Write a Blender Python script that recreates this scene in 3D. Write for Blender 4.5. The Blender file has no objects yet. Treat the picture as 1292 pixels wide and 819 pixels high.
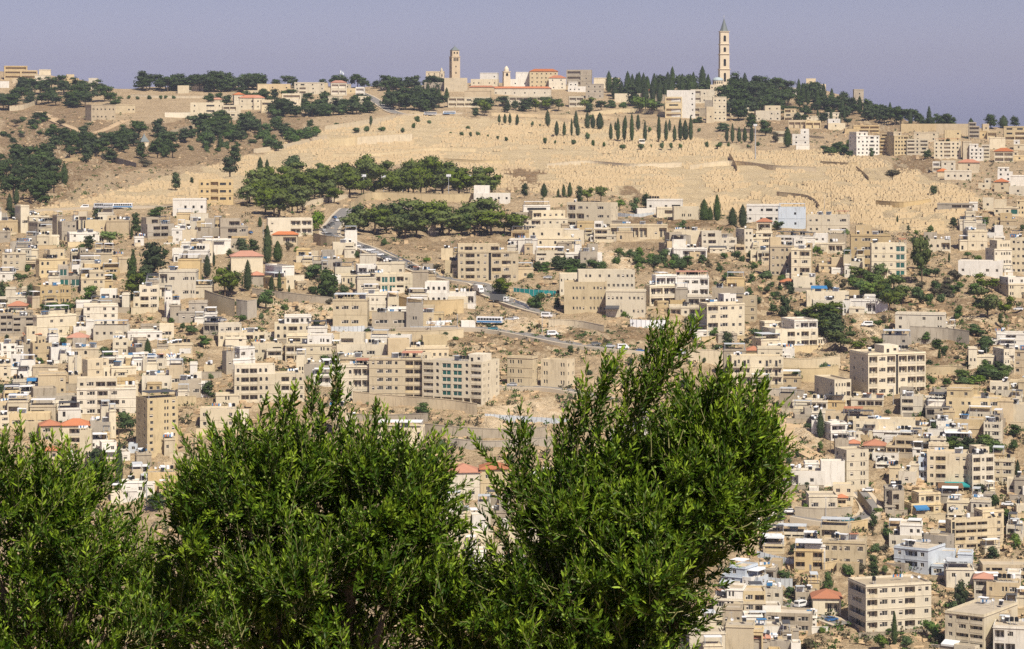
import bpy, math, random
import numpy as np
from mathutils import Vector, Matrix
R = math.radians
RNG = random.Random(11)
NR = np.random.default_rng(7)
SC = bpy.context.scene
COL = SC.collection

# ------------------------------------------------------------------ camera, sky, sun, exposure
F = 3290.0            # focal length in pixels of a 1292 px wide frame
YH = 150.0            # image row of the horizon
cam = bpy.data.cameras.new('camera')
cam.sensor_width = 36.0
cam.lens = F / 1292.0 * 36.0
cam.shift_y = -(409.5 - YH) / 1292.0
cam.clip_start = 0.5
cam.clip_end = 20000.0
cam_o = bpy.data.objects.new('camera', cam)
COL.objects.link(cam_o)
cam_o.rotation_euler = (R(90), 0, 0)
SC.camera = cam_o

SUN_EL, SUN_AZ = 51.0, 27.0      # degrees; azimuth measured from behind the camera towards its right
w = bpy.data.worlds.new('World'); SC.world = w; w.use_nodes = True
nt = w.node_tree; bgn = nt.nodes['Background']
sky = nt.nodes.new('ShaderNodeTexSky'); sky.sky_type = 'NISHITA'; sky.sun_disc = False
sky.sun_elevation = R(SUN_EL); sky.sun_rotation = R(180 - SUN_AZ)
sky.air_density = 1.0; sky.dust_density = 4.0; sky.ozone_density = 3.0; sky.altitude = 700
tint = nt.nodes.new('ShaderNodeMix'); tint.data_type = 'RGBA'; tint.blend_type = 'MULTIPLY'
tint.inputs['Factor'].default_value = 1.0; tint.clamp_result = False
tint.inputs[7].default_value = (1.5, 1.29, 1.75, 1)
nt.links.new(sky.outputs[0], tint.inputs[6])
# dusty air: brighter towards the horizon all round
wtc = nt.nodes.new('ShaderNodeTexCoord'); wsp = nt.nodes.new('ShaderNodeSeparateXYZ'); wmr = nt.nodes.new('ShaderNodeValToRGB')
we = wmr.color_ramp.elements
we[0].position = 0.0; we[0].color = (.92, .95, 1.0, 1); we[1].position = 0.45; we[1].color = (.20, .20, .20, 1)
we2 = we.new(0.05); we2.color = (.41, .415, .415, 1)
we3 = we.new(0.022); we3.color = (.60, .61, .62, 1)
wmx = nt.nodes.new('ShaderNodeMix'); wmx.data_type = 'RGBA'; wmx.blend_type = 'MULTIPLY'; wmx.inputs['Factor'].default_value = 1.0; wmx.clamp_result = False
nt.links.new(wtc.outputs['Generated'], wsp.inputs[0]); nt.links.new(wsp.outputs['Z'], wmr.inputs['Fac'])
nt.links.new(tint.outputs[2], wmx.inputs[6]); nt.links.new(wmr.outputs['Color'], wmx.inputs[7]); nt.links.new(wmx.outputs[2], bgn.inputs['Color'])
bgn.inputs['Strength'].default_value = 0.15
sd = Vector((math.sin(R(SUN_AZ)) * math.cos(R(SUN_EL)), -math.cos(R(SUN_AZ)) * math.cos(R(SUN_EL)), math.sin(R(SUN_EL))))
sl = bpy.data.lights.new('sun', 'SUN'); sl.energy = 5.0; sl.angle = R(0.5); sl.color = (1.0, 0.935, 0.79)
so = bpy.data.objects.new('sun', sl); COL.objects.link(so)
so.rotation_euler = sd.to_track_quat('Z', 'Y').to_euler()
so.location = (0, 0, 300)
SC.view_settings.view_transform = 'Standard'
SC.view_settings.look = 'None'
SC.view_settings.exposure = 0.36
SC.view_settings.gamma = 1.0
SC.view_settings.use_curve_mapping = False
HAZE = 3.8e-5

# ------------------------------------------------------------------ helpers
def tag(o, label=None, cat=None, group=None, kind=None):
    if label: o['label'] = label
    if cat: o['category'] = cat
    if group: o['group'] = group
    if kind: o['kind'] = kind
    return o

def empty(name, loc, rz=0.0):
    o = bpy.data.objects.new(name, None)
    o.empty_display_size = 0.5
    COL.objects.link(o); o.location = loc; o.rotation_euler = (0, 0, rz)
    return o

def put(name, me, parent=None, loc=(0, 0, 0), rz=0.0, scale=(1, 1, 1), rot=None):
    o = bpy.data.objects.new(name, me)
    COL.objects.link(o); CREATED.append(o)
    if parent is not None: o.parent = parent
    o.location = loc
    o.rotation_euler = rot if rot is not None else (0, 0, rz)
    o.scale = scale
    return o

CREATED = []
class MB:
    """collects quads, boxes, tubes; mesh() makes one mesh datablock"""
    def __init__(s): s.v = []; s.f = []; s.m = []
    def poly(s, pts, m=0):
        b = len(s.v); s.v += [tuple(p) for p in pts]; s.f.append(tuple(range(b, b + len(pts)))); s.m.append(m)
    def box(s, x0, x1, y0, y1, z0, z1, m=0, bottom=True):
        a = [(x0, y0, z0), (x1, y0, z0), (x1, y1, z0), (x0, y1, z0), (x0, y0, z1), (x1, y0, z1), (x1, y1, z1), (x0, y1, z1)]
        for q in ((0, 1, 5, 4), (1, 2, 6, 5), (2, 3, 7, 6), (3, 0, 4, 7), (4, 5, 6, 7)) + (((3, 2, 1, 0),) if bottom else ()):
            s.poly([a[i] for i in q], m)
    def tube(s, pts, rad, m=0, n=6, cap=True):
        pts = [Vector(p) for p in pts]
        if not hasattr(rad, '__len__'): rad = [rad] * len(pts)
        base = len(s.v)
        for i, p in enumerate(pts):
            t = (pts[min(i + 1, len(pts) - 1)] - pts[max(i - 1, 0)]).normalized()
            u = t.orthogonal().normalized() if abs(t.z) < 0.99 else Vector((1, 0, 0))
            if i and abs(t.z) < 0.99:
                u = (pu - t * pu.dot(t)).normalized() if (pu - t * pu.dot(t)).length > 1e-4 else u
            pu = u; v = t.cross(u)
            for k in range(n):
                a = 2 * math.pi * k / n
                s.v.append(tuple(p + (u * math.cos(a) + v * math.sin(a)) * rad[i]))
        for i in range(len(pts) - 1):
            for k in range(n):
                a = base + i * n + k; b = base + i * n + (k + 1) % n
                s.f.append((a, b, b + n, a + n)); s.m.append(m)
        if cap:
            s.f.append(tuple(base + k for k in range(n))[::-1]); s.m.append(m)
            e = base + (len(pts) - 1) * n
            s.f.append(tuple(e + k for k in range(n))); s.m.append(m)
    def mesh(s, name, mats, smooth=False):
        me = bpy.data.meshes.new(name)
        me.from_pydata(s.v, [], s.f)
        for m in mats: me.materials.append(m)
        if len(mats) > 1: me.polygons.foreach_set('material_index', s.m)
        if smooth: me.polygons.foreach_set('use_smooth', [True] * len(s.f))
        me.update()
        return me

def np_mesh(name, verts, faces, mats, smooth=False, mi=None):
    """verts (n,3), faces (m,k) arrays with k fixed"""
    me = bpy.data.meshes.new(name)
    n, m, k = len(verts), len(faces), faces.shape[1]
    me.vertices.add(n); me.vertices.foreach_set('co', np.ascontiguousarray(verts, dtype=np.float32).ravel())
    me.loops.add(m * k); me.loops.foreach_set('vertex_index', np.ascontiguousarray(faces, dtype=np.int32).ravel())
    me.polygons.add(m)
    me.polygons.foreach_set('loop_start', np.arange(0, m * k, k, dtype=np.int32))
    me.polygons.foreach_set('loop_total', np.full(m, k, dtype=np.int32))
    for q in mats: me.materials.append(q)
    if mi is not None: me.polygons.foreach_set('material_index', np.asarray(mi, dtype=np.int32))
    me.polygons.foreach_set('use_smooth', np.full(m, smooth, dtype=bool))
    me.update(calc_edges=True); me.validate()
    return me

# value noise (numpy), used only for shapes
_perm = NR.permutation(256)
_val = NR.random(256)
def vnoise(x, y):
    x = np.asarray(x, float); y = np.asarray(y, float)
    xi = np.floor(x).astype(int); yi = np.floor(y).astype(int)
    fx = x - xi; fy = y - yi
    fx = fx * fx * (3 - 2 * fx); fy = fy * fy * (3 - 2 * fy)
    h = lambda a, b: _val[_perm[(_perm[a & 255] + b) & 255]]
    return (h(xi, yi) * (1 - fx) + h(xi + 1, yi) * fx) * (1 - fy) + (h(xi, yi + 1) * (1 - fx) + h(xi + 1, yi + 1) * fx) * fy * 1.0 if False else \
        ((h(xi, yi) * (1 - fx) + h(xi + 1, yi) * fx) * (1 - fy) + (h(xi, yi + 1) * (1 - fx) + h(xi + 1, yi + 1) * fx) * fy)
def fnoise(x, y, o=3):
    s = 0; a = 0.5
    for i in range(o):
        s = s + a * vnoise(np.asarray(x) * 2 ** i + 17 * i, np.asarray(y) * 2 ** i + 5 * i); a *= 0.5
    return s

# ------------------------------------------------------------------ the lie of the land
_ky = [60, 92, 105, 150, 195, 250, 330, 400, 500, 600, 700, 819, 900, 1000]
_kd = [3050, 2850, 2740, 2420, 2080, 1620, 1310, 1175, 1050, 960, 885, 795, 745, 695]
_yy = np.arange(40, 1000)
_dd = np.interp(_yy, _ky, _kd)
_k = np.ones(31) / 31
_dd = np.convolve(np.pad(_dd, 15, mode='edge'), _k, mode='valid')
_rx = [-900, -400, 0, 45, 100, 130, 145, 165, 180, 260, 350, 450, 540, 600, 700, 760, 820, 900, 960, 1010, 1040, 1065, 1090, 1130, 1200, 1240, 1292, 1700, 2400]
_ry = [92, 84, 90, 93, 100, 107, 112, 112, 110, 110, 108, 110, 107, 104, 106, 110, 112, 108, 110, 111, 114, 121, 134, 149, 158, 161, 160, 166, 172]
def ridge(px): return float(np.interp(px, _rx, _ry))
def DGa(px, py):
    d = np.interp(py, _yy, _dd)
    return d * (1 + 0.05 * (fnoise(np.asarray(px) / 210.0 + 3.3, np.asarray(py) / 160.0, 3) - 0.44) * np.clip((np.asarray(py) - 60) / 100, 0, 1))
def DG(px, py): return float(DGa(px, max(py, ridge(px))))
def at(px, py, D): return Vector(((px - 646.0) / F * D, D, (YH - py) / F * D))
def gpt(px, py):
    py = max(py, ridge(px) + 0.5)
    return at(px, py, DG(px, py))

def inpoly(x, y, poly):
    c = False; j = len(poly) - 1
    for i in range(len(poly)):
        xi, yi = poly[i]; xj, yj = poly[j]
        if (yi > y) != (yj > y) and x < (xj - xi) * (y - yi) / (yj - yi) + xi: c = not c
        j = i
    return c
def inpoly_np(X, Y, poly):
    c = np.zeros(X.shape, bool); j = len(poly) - 1
    for i in range(len(poly)):
        xi, yi = poly[i]; xj, yj = poly[j]
        if yi != yj:
            c ^= ((yi > Y) != (yj > Y)) & (X < (xj - xi) * (Y - yi) / (yj - yi) + xi)
        j = i
    return c

# ------------------------------------------------------------------ materials
MATS = {}
def mat(name, base, rough=0.9, var=0.0, noise=None, dark=None, amt=0.5, metallic=0.0, emis=None, spec=0.3, bump=None, streak=None):
    """procedural material: base colour, per-object brightness variation, noise blotches of a second colour"""
    m = bpy.data.materials.new(name); m.use_nodes = True
    t = m.node_tree; b = t.nodes['Principled BSDF']; L = t.links.new
    b.inputs['Roughness'].default_value = rough; b.inputs['Metallic'].default_value = metallic
    b.inputs['Specular IOR Level'].default_value = spec
    col = None
    rgb = t.nodes.new('ShaderNodeRGB'); rgb.outputs[0].default_value = (*base, 1); col = rgb.outputs[0]
    if dark is not None:
        tc = t.nodes.new('ShaderNodeNewGeometry')
        nz = t.nodes.new('ShaderNodeTexNoise'); nz.inputs['Scale'].default_value = noise; nz.inputs['Detail'].default_value = 6.0
        nz.inputs['Roughness'].default_value = 0.65
        L(tc.outputs['Position'], nz.inputs['Vector'])
        rp = t.nodes.new('ShaderNodeMapRange'); rp.inputs['From Min'].default_value = 0.38; rp.inputs['From Max'].default_value = 0.66
        rp.inputs['To Max'].default_value = amt
        L(nz.outputs['Fac'], rp.inputs['Value'])
        mx = t.nodes.new('ShaderNodeMix'); mx.data_type = 'RGBA'
        L(rp.outputs['Result'], mx.inputs['Factor']); L(col, mx.inputs[6]); mx.inputs[7].default_value = (*dark, 1)
        col = mx.outputs[2]
    if streak is not None:
        mp = t.nodes.new('ShaderNodeMapping'); mp.inputs['Scale'].default_value = (1.0, 1.0, .13)
        g3 = t.nodes.new('ShaderNodeNewGeometry'); L(g3.outputs['Position'], mp.inputs['Vector'])
        n3 = t.nodes.new('ShaderNodeTexNoise'); n3.inputs['Scale'].default_value = 1.1; n3.inputs['Detail'].default_value = 3; n3.inputs['Roughness'].default_value = .7
        L(mp.outputs['Vector'], n3.inputs['Vector'])
        r3 = t.nodes.new('ShaderNodeMapRange'); r3.inputs['From Min'].default_value = .54; r3.inputs['From Max'].default_value = .72; r3.inputs['To Max'].default_value = streak
        L(n3.outputs['Fac'], r3.inputs['Value'])
        m3 = t.nodes.new('ShaderNodeMix'); m3.data_type = 'RGBA'; m3.blend_type = 'MULTIPLY'
        L(r3.outputs['Result'], m3.inputs['Factor']); L(col, m3.inputs[6]); m3.inputs[7].default_value = (.50, .47, .44, 1)
        col = m3.outputs[2]
    if var > 0:
        oi = t.nodes.new('ShaderNodeObjectInfo')
        hs = t.nodes.new('ShaderNodeHueSaturation')
        r1 = t.nodes.new('ShaderNodeMapRange'); r1.inputs['To Min'].default_value = 1 - var; r1.inputs['To Max'].default_value = 1 + var
        L(oi.outputs['Random'], r1.inputs['Value']); L(r1.outputs['Result'], hs.inputs['Value'])
        ma = t.nodes.new('ShaderNodeMath'); ma.operation = 'MULTIPLY'; ma.inputs[1].default_value = 7.31
        fr = t.nodes.new('ShaderNodeMath'); fr.operation = 'FRACT'
        L(oi.outputs['Random'], ma.inputs[0]); L(ma.outputs[0], fr.inputs[0])
        r2 = t.nodes.new('ShaderNodeMapRange'); r2.inputs['To Min'].default_value = 0.82; r2.inputs['To Max'].default_value = 1.16
        L(fr.outputs[0], r2.inputs['Value']); L(r2.outputs['Result'], hs.inputs['Saturation'])
        L(col, hs.inputs['Color']); col = hs.outputs['Color']
    L(col, b.inputs['Base Color'])
    if bump:
        tc2 = t.nodes.new('ShaderNodeNewGeometry'); n2 = t.nodes.new('ShaderNodeTexNoise')
        n2.inputs['Scale'].default_value = bump[0]; n2.inputs['Detail'].default_value = 4
        L(tc2.outputs['Position'], n2.inputs['Vector'])
        bp = t.nodes.new('ShaderNodeBump'); bp.inputs['Strength'].default_value = 1.0; bp.inputs['Distance'].default_value = bump[1]
        L(n2.outputs['Fac'], bp.inputs['Height']); L(bp.outputs['Normal'], b.inputs['Normal'])
    MATS[name] = m
    return m

mat('cream', (0.55, 0.455, 0.295), 0.9, 0.16, 0.22, (0.42, 0.34, 0.215), 0.55, streak=.6)
mat('pale', (0.60, 0.53, 0.395), 0.9, 0.14, 0.2, (0.48, 0.415, 0.30), 0.55, streak=.6)
mat('tan', (0.495, 0.39, 0.235), 0.9, 0.16, 0.22, (0.37, 0.285, 0.165), 0.55, streak=.6)
mat('white', (0.68, 0.645, 0.575), 0.85, 0.08, 0.25, (0.52, 0.48, 0.40), 0.45, streak=.6)
mat('grey', (0.37, 0.32, 0.245), 0.95, 0.12, 0.25, (0.27, 0.23, 0.175), 0.6, streak=.7)
mat('blue', (0.50, 0.55, 0.60), 0.85, 0.06, 0.25, (0.42, 0.44, 0.46), 0.45, streak=.5)
mat('roof', (0.46, 0.385, 0.28), 0.95, 0.16, 0.3, (0.32, 0.27, 0.2), 0.6)
mat('tile', (0.42, 0.17, 0.09), 0.9, 0.15, 0.4, (0.34, 0.15, 0.09), 0.6)
mat('glass', (0.035, 0.035, 0.035), 0.25, 0.3, spec=0.4)
mat('green_glass', (0.03, 0.10, 0.085), 0.2, 0.25, spec=0.5)
mat('frame', (0.55, 0.49, 0.40), 0.8, 0.1)
mat('rail', (0.08, 0.075, 0.07), 0.7)
mat('black', (0.012, 0.012, 0.014), 0.5)
mat('whitemetal', (0.72, 0.72, 0.72), 0.5, 0.08)
mat('steel', (0.36, 0.37, 0.38), 0.6)
mat('bluetarp', (0.04, 0.17, 0.36), 0.6)
mat('teal', (0.02, 0.24, 0.24), 0.6)
mat('sheet', (0.50, 0.53, 0.55), 0.6, 0.12, 0.4, (0.34, 0.34, 0.34), 0.5)
mat('brown', (0.15, 0.085, 0.045), 0.9)
mat('darkroof', (0.07, 0.07, 0.075), 0.7)
mat('asphalt', (0.17, 0.16, 0.15), 0.95, 0, 0.15, (0.22, 0.20, 0.18), 0.7)
mat('kerb', (0.45, 0.38, 0.28), 0.95)
mat('slate', (0.13, 0.15, 0.15), 0.6)
mat('lead', (0.36, 0.42, 0.42), 0.6)
mat('stone_tower', (0.52, 0.415, 0.28), 0.9, 0, 0.3, (0.42, 0.325, 0.21), 0.6)
mat('bell_stone', (0.62, 0.525, 0.38), 0.9, 0, 0.3, (0.52, 0.43, 0.30), 0.6)
mat('rock', (0.50, 0.37, 0.22), 0.95, 0, 0.25, (0.34, 0.23, 0.13), 0.7)
mat('grave', (0.545, 0.43, 0.265), 0.9, 0, 0.03, (0.46, 0.355, 0.21), 0.8)
mat('pine_leaf', (0.085, 0.108, 0.018), 0.7, 0.25, 0.5, (0.050, 0.072, 0.016), 0.8, spec=0.15)
mat('dark_leaf', (0.044, 0.064, 0.020), 0.75, 0.25, 0.5, (0.028, 0.044, 0.015), 0.8, spec=0.12)
mat('broad_leaf', (0.060, 0.098, 0.024), 0.7, 0.3, 0.5, (0.042, 0.068, 0.022), 0.8, spec=0.15)
mat('dry_leaf', (0.085, 0.075, 0.045), 0.8, 0.2, 0.5, (0.06, 0.055, 0.035), 0.8, spec=0.1)
mat('light_leaf', (0.10, 0.145, 0.025), 0.7, 0.2, 0.5, (0.05, 0.085, 0.02), 0.8, spec=0.15)
mat('bark', (0.12, 0.085, 0.055), 0.95)
mat('olive_bark', (0.22, 0.17, 0.10), 0.95, 0, 12.0, (0.12, 0.09, 0.06), 0.8)
M = MATS
# ------------------------------------------------------------------ ground
CEM = [(20, 268), (120, 248), (215, 222), (300, 200), (385, 168), (470, 152), (540, 142), (600, 146), (690, 152), (840, 166), (960, 190), (1050, 188), (1130, 205), (1240, 248), (1190, 292), (1120, 292), (1060, 276), (850, 270), (780, 248), (640, 238), (500, 206), (320, 222), (290, 250), (150, 262), (60, 272)]
SCRUB = [([(0, 135), (90, 120), (150, 165), (130, 215), (70, 260), (0, 265)], 0.8),
         ([(80, 170), (330, 140), (400, 150), (330, 195), (200, 215), (90, 220)], 0.7),
         ([(638, 212), (680, 212), (688, 238), (640, 240)], 1.0),
         ([(600, 418), (650, 402), (760, 412), (850, 418), (860, 436), (740, 432), (640, 424), (600, 428)], 0.7),
         ([(560, 418), (640, 420), (720, 440), (640, 448), (560, 430)], 0.6),
         ([(1060, 370), (1290, 380), (1290, 470), (1180, 475), (1140, 440), (1050, 440)], 0.7),
         ([(770, 305), (870, 310), (960, 345), (990, 380), (900, 372), (820, 345)], 0.5),
         ([(1120, 190), (1180, 195), (1190, 218), (1130, 215)], 0.9),
         ([(900, 355), (1010, 350), (1020, 420), (960, 430), (900, 400)], 0.6),
         ([(440, 300), (640, 300), (640, 312), (500, 318)], 0.5),
         ([(780, 232), (800, 232), (830, 262), (815, 262)], 0.9),
         ([(950, 125), (1090, 140), (1220, 165), (1100, 172), (960, 160)], 0.6),
         ([(960, 540), (1050, 560), (1060, 600), (980, 600)], 0.6),
         ([(955, 480), (1010, 480), (1010, 495), (955, 498)], 0.9),
         ([(1085, 705), (1140, 715), (1140, 735), (1085, 725)], 0.7),
         ([(770, 275), (900, 278), (940, 290), (780, 284)], 0.9)]
PALE = [([(960, 512), (1010, 525), (1060, 590), (1070, 615), (1030, 600), (985, 560), (955, 535)], 1.0),
        ([(335, 380), (430, 385), (420, 400), (350, 405)], 1.0),
        ([(640, 400), (740, 410), (700, 425), (620, 415)], 0.8),
        ([(1070, 395), (1110, 405), (1130, 425), (1085, 420)], 1.0),
        ([(1180, 395), (1260, 400), (1230, 408), (1180, 406)], 1.0),
        ([(600, 520), (700, 500), (720, 530), (620, 545)], 0.9),
        ([(745, 310), (800, 318), (820, 345), (760, 335)], 1.0)]

ROADS_PX = []
def road_clear(PX, PY):
    """0 on and beside a road, 1 away from it"""
    out = np.ones(PX.shape)
    for pts, wd in ROADS_PX:
        for (ax, ay), (bx, by) in zip(pts[:-1], pts[1:]):
            dx, dy = bx - ax, by - ay; L2 = dx * dx + dy * dy + 1e-9
            t = np.clip(((PX - ax) * dx + (PY - ay) * dy) / L2, 0, 1)
            d = np.hypot(PX - ax - t * dx, (PY - ay - t * dy) * 2.2)
            out = np.minimum(out, np.clip((d - wd) / 14, 0, 1))
    return out
def build_ground():
    px = np.concatenate([np.arange(-900, -40, 60), np.arange(-40, 1334, 4.0), np.arange(1340, 2240, 60)])
    n = len(px)
    yr = np.interp(px, _rx, _ry)
    rows = []
    # behind the ridge
    Dr = DGa(px, yr); zr = (YH - yr) / F * Dr
    for dd, drop in ((3400, 360), (2000, 210), (900, 85), (350, 28), (120, 7), (40, 1.6)):
        D = Dr + dd
        rows.append((px, np.stack([(px - 646) / F * D, D, zr - drop], 1), np.full(n, 0.0)))
    tt = np.linspace(0, 1, 620)
    for t in tt:
        py = yr + (860 - yr) * t
        D = DGa(px, py)
        z = (YH - py) / F * D
        rows.append((px, np.stack([(px - 646) / F * D, D, z], 1), py))
    pyb = np.full(n, 860.0); Db = DGa(px, pyb); zb = (YH - 860) / F * Db
    for D, z in ((640, -170), (540, -160), (430, -136), (300, -97), (200, -65), (120, -39.5), (60, -20.5), (30, -11.2), (18, -7.2), (10, -4.6), (5, -3.0), (2, -2.0), (0, -1.75), (-15, -1.7), (-80, -1.7)):
        rows.append((px, np.stack([(px - 646) / F * max(D, 420), np.full(n, float(D)), np.full(n, float(z))], 1), np.full(n, 900.0)))
    V = np.stack([r[1] for r in rows])            # rows x n x 3
    PX = np.stack([r[0] for r in rows]); PY = np.stack([r[2] for r in rows])
    # small bumps
    V[:, :, 2] += np.where((PY > 0) & (PY < 870), (fnoise(V[:, :, 0] / 14, V[:, :, 1] / 14, 3) - 0.44) * 1.6, 0)
    # terraces: level steps held by steep banks
    town = ((PY > 150) & (PY < 865)) * road_clear(PX, PY)
    cem0 = inpoly_np(PX, PY, CEM)
    st = np.where(cem0, 3.2, 2.6)
    q = V[:, :, 2] / st + (fnoise(PX / np.where(cem0, 220, 70) + 3, PY / 50, 3) - .44) * 5
    fr = q - np.floor(q)
    tz = np.where(fr < .82, fr * .25, .205 + (fr - .82) / .18 * .795)
    V[:, :, 2] += (tz - fr) * st * town * np.where(cem0, 1, np.clip(fnoise(PX / 40 + 11, PY / 22, 2) * 4 - .9, 0, 1))
    # crags on the open banks
    rg = np.abs(fnoise(V[:, :, 0] / 15 + 7, V[:, :, 1] / 24, 4) - .46) * 4
    wild = np.zeros(PX.shape)
    for p_, s_ in SCRUB + PALE: wild[inpoly_np(PX, PY, p_)] = 1
    V[:, :, 2] += (np.clip(1 - rg, 0, 1) - .45) * np.where(cem0, .5, .9 + 1.6 * wild) * town
    nr = len(rows)
    idx = np.arange(nr * n).reshape(nr, n)
    fc = np.stack([idx[:-1, :-1], idx[1:, :-1], idx[1:, 1:], idx[:-1, 1:]], -1).reshape(-1, 4)
    scrub = np.zeros(PX.shape); pale = np.zeros(PX.shape); cem = np.zeros(PX.shape)
    jx = PX + (fnoise(PX / 16, PY / 9, 3) - 0.44) * 34; jy = PY + (fnoise(PX / 18 + 9, PY / 9, 3) - 0.44) * 14
    cem[inpoly_np(jx, jy, CEM)] = 1
    for p, s in SCRUB: scrub[inpoly_np(jx, jy, p)] = s
    for p, s in PALE: pale[inpoly_np(jx, jy, p)] = s
    near = PY >= 880
    scrub[near] = 0.5
    me = np_mesh('ground', V.reshape(-1, 3), fc, [ground_mat()], smooth=True)
    for nm, a in (('scrub', scrub), ('pale', pale), ('cem', cem)):
        at_ = me.attributes.new(nm, 'FLOAT', 'POINT'); at_.data.foreach_set('value', a.ravel().astype(np.float32))
    o = put('ground', me); tag(o, 'dry tan limestone hillside with scrub and a pale terraced burial slope', 'hillside', kind='structure')

def ground_mat():
    m = bpy.data.materials.new('ground'); m.use_nodes = True
    t = m.node_tree; b = t.nodes['Principled BSDF']; L = t.links.new
    b.inputs['Roughness'].default_value = 0.97; b.inputs['Specular IOR Level'].default_value = 0.1
    geo = t.nodes.new('ShaderNodeNewGeometry')
    def noise(sc, det=6, rough=0.65, vec=None):
        nz = t.nodes.new('ShaderNodeTexNoise'); nz.inputs['Scale'].default_value = sc; nz.inputs['Detail'].default_value = det
        nz.inputs['Roughness'].default_value = rough
        L(vec or geo.outputs['Position'], nz.inputs['Vector']); return nz.outputs['Fac']
    def mapr(v, a, b_, c=0.0, d=1.0):
        r = t.nodes.new('ShaderNodeMapRange'); r.inputs['From Min'].default_value = a; r.inputs['From Max'].default_value = b_
        r.inputs['To Min'].default_value = c; r.inputs['To Max'].default_value = d; L(v, r.inputs['Value']); return r.outputs['Result']
    def mix(f, a, b_):
        x = t.nodes.new('ShaderNodeMix'); x.data_type = 'RGBA'
        L(f, x.inputs['Factor'])
        for s, q in ((6, a), (7, b_)):
            if isinstance(q, tuple): x.inputs[s].default_value = (*q, 1)
            else: L(q, x.inputs[s])
        return x.outputs[2]
    def mul(a, b_):
        x = t.nodes.new('ShaderNodeMath'); x.operation = 'MULTIPLY'; L(a, x.inputs[0])
        if isinstance(b_, float): x.inputs[1].default_value = b_
        else: L(b_, x.inputs[1])
        return x.outputs[0]
    def att(n):
        a = t.nodes.new('ShaderNodeAttribute'); a.attribute_name = n; return a.outputs['Fac']
    soil = mix(mapr(noise(0.05), 0.36, 0.64), (0.45, 0.345, 0.215), (0.33, 0.245, 0.145))
    soil = mix(mapr(noise(0.33), 0.45, 0.72), soil, (0.50, 0.375, 0.23))
    # burial slope: pale, with strata lying along the contours
    mp = t.nodes.new('ShaderNodeMapping'); mp.inputs['Scale'].default_value = (0.12, 0.12, 1.1); L(geo.outputs['Position'], mp.inputs['Vector'])
    strata = noise(0.55, 5, 0.7, mp.outputs['Vector'])
    cemc = mix(mapr(strata, 0.38, 0.66), (0.475, 0.37, 0.215), (0.555, 0.445, 0.275))
    cemc = mix(mapr(noise(0.30, 4, 0.8), 0.50, 0.68, 0, 0.55), cemc, (0.36, 0.25, 0.14))
    col = mix(att('cem'), soil, cemc)
    scr = mix(mapr(noise(0.22, 5, 0.7), 0.40, 0.62), (0.25, 0.155, 0.078), (0.115, 0.075, 0.038))
    scr = mix(mapr(noise(0.11, 5, 0.7), 0.50, 0.66, 0, 0.8), scr, (0.40, 0.29, 0.17))
    scr = mix(mapr(noise(0.16, 5, 0.8), 0.56, 0.66, 0, 0.8), scr, (0.075, 0.08, 0.035))
    col = mix(att('scrub'), col, scr)
    pal = mix(mapr(noise(0.25), 0.40, 0.65), (0.66, 0.53, 0.36), (0.50, 0.37, 0.22))
    col = mix(att('pale'), col, pal)
    mott = mapr(noise(0.75, 8, 0.78), .44, .66)
    notc = t.nodes.new('ShaderNodeMath'); notc.operation = 'MULTIPLY_ADD'; L(att('cem'), notc.inputs[0]); notc.inputs[1].default_value = -.62; notc.inputs[2].default_value = .85
    dk = t.nodes.new('ShaderNodeMix'); dk.data_type = 'RGBA'; dk.blend_type = 'MULTIPLY'
    L(mul(mott, notc.outputs[0]), dk.inputs['Factor']); L(col, dk.inputs[6]); dk.inputs[7].default_value = (.55, .49, .42, 1)
    lt = mix(mapr(noise(0.42, 7, 0.8), .51, .68, 0, .85), dk.outputs[2], (0.60, 0.475, 0.31))
    lt = mix(mul(att('pale'), .6), lt, pal)
    sep = t.nodes.new('ShaderNodeSeparateXYZ'); L(geo.outputs['True Normal'], sep.inputs[0])
    stw = mix(mapr(noise(1.3, 4, .7), .42, .62), (0.50, 0.395, 0.255), (0.33, 0.25, 0.155))
    col = mix(mapr(sep.outputs['Z'], .86, .74), lt, stw)
    L(col, b.inputs['Base Color'])
    bp = t.nodes.new('ShaderNodeBump'); bp.inputs['Strength'].default_value = 1.0; bp.inputs['Distance'].default_value = 2.0
    L(noise(0.5, 6, 0.7), bp.inputs['Height']); L(bp.outputs['Normal'], b.inputs['Normal'])
    return m
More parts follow.
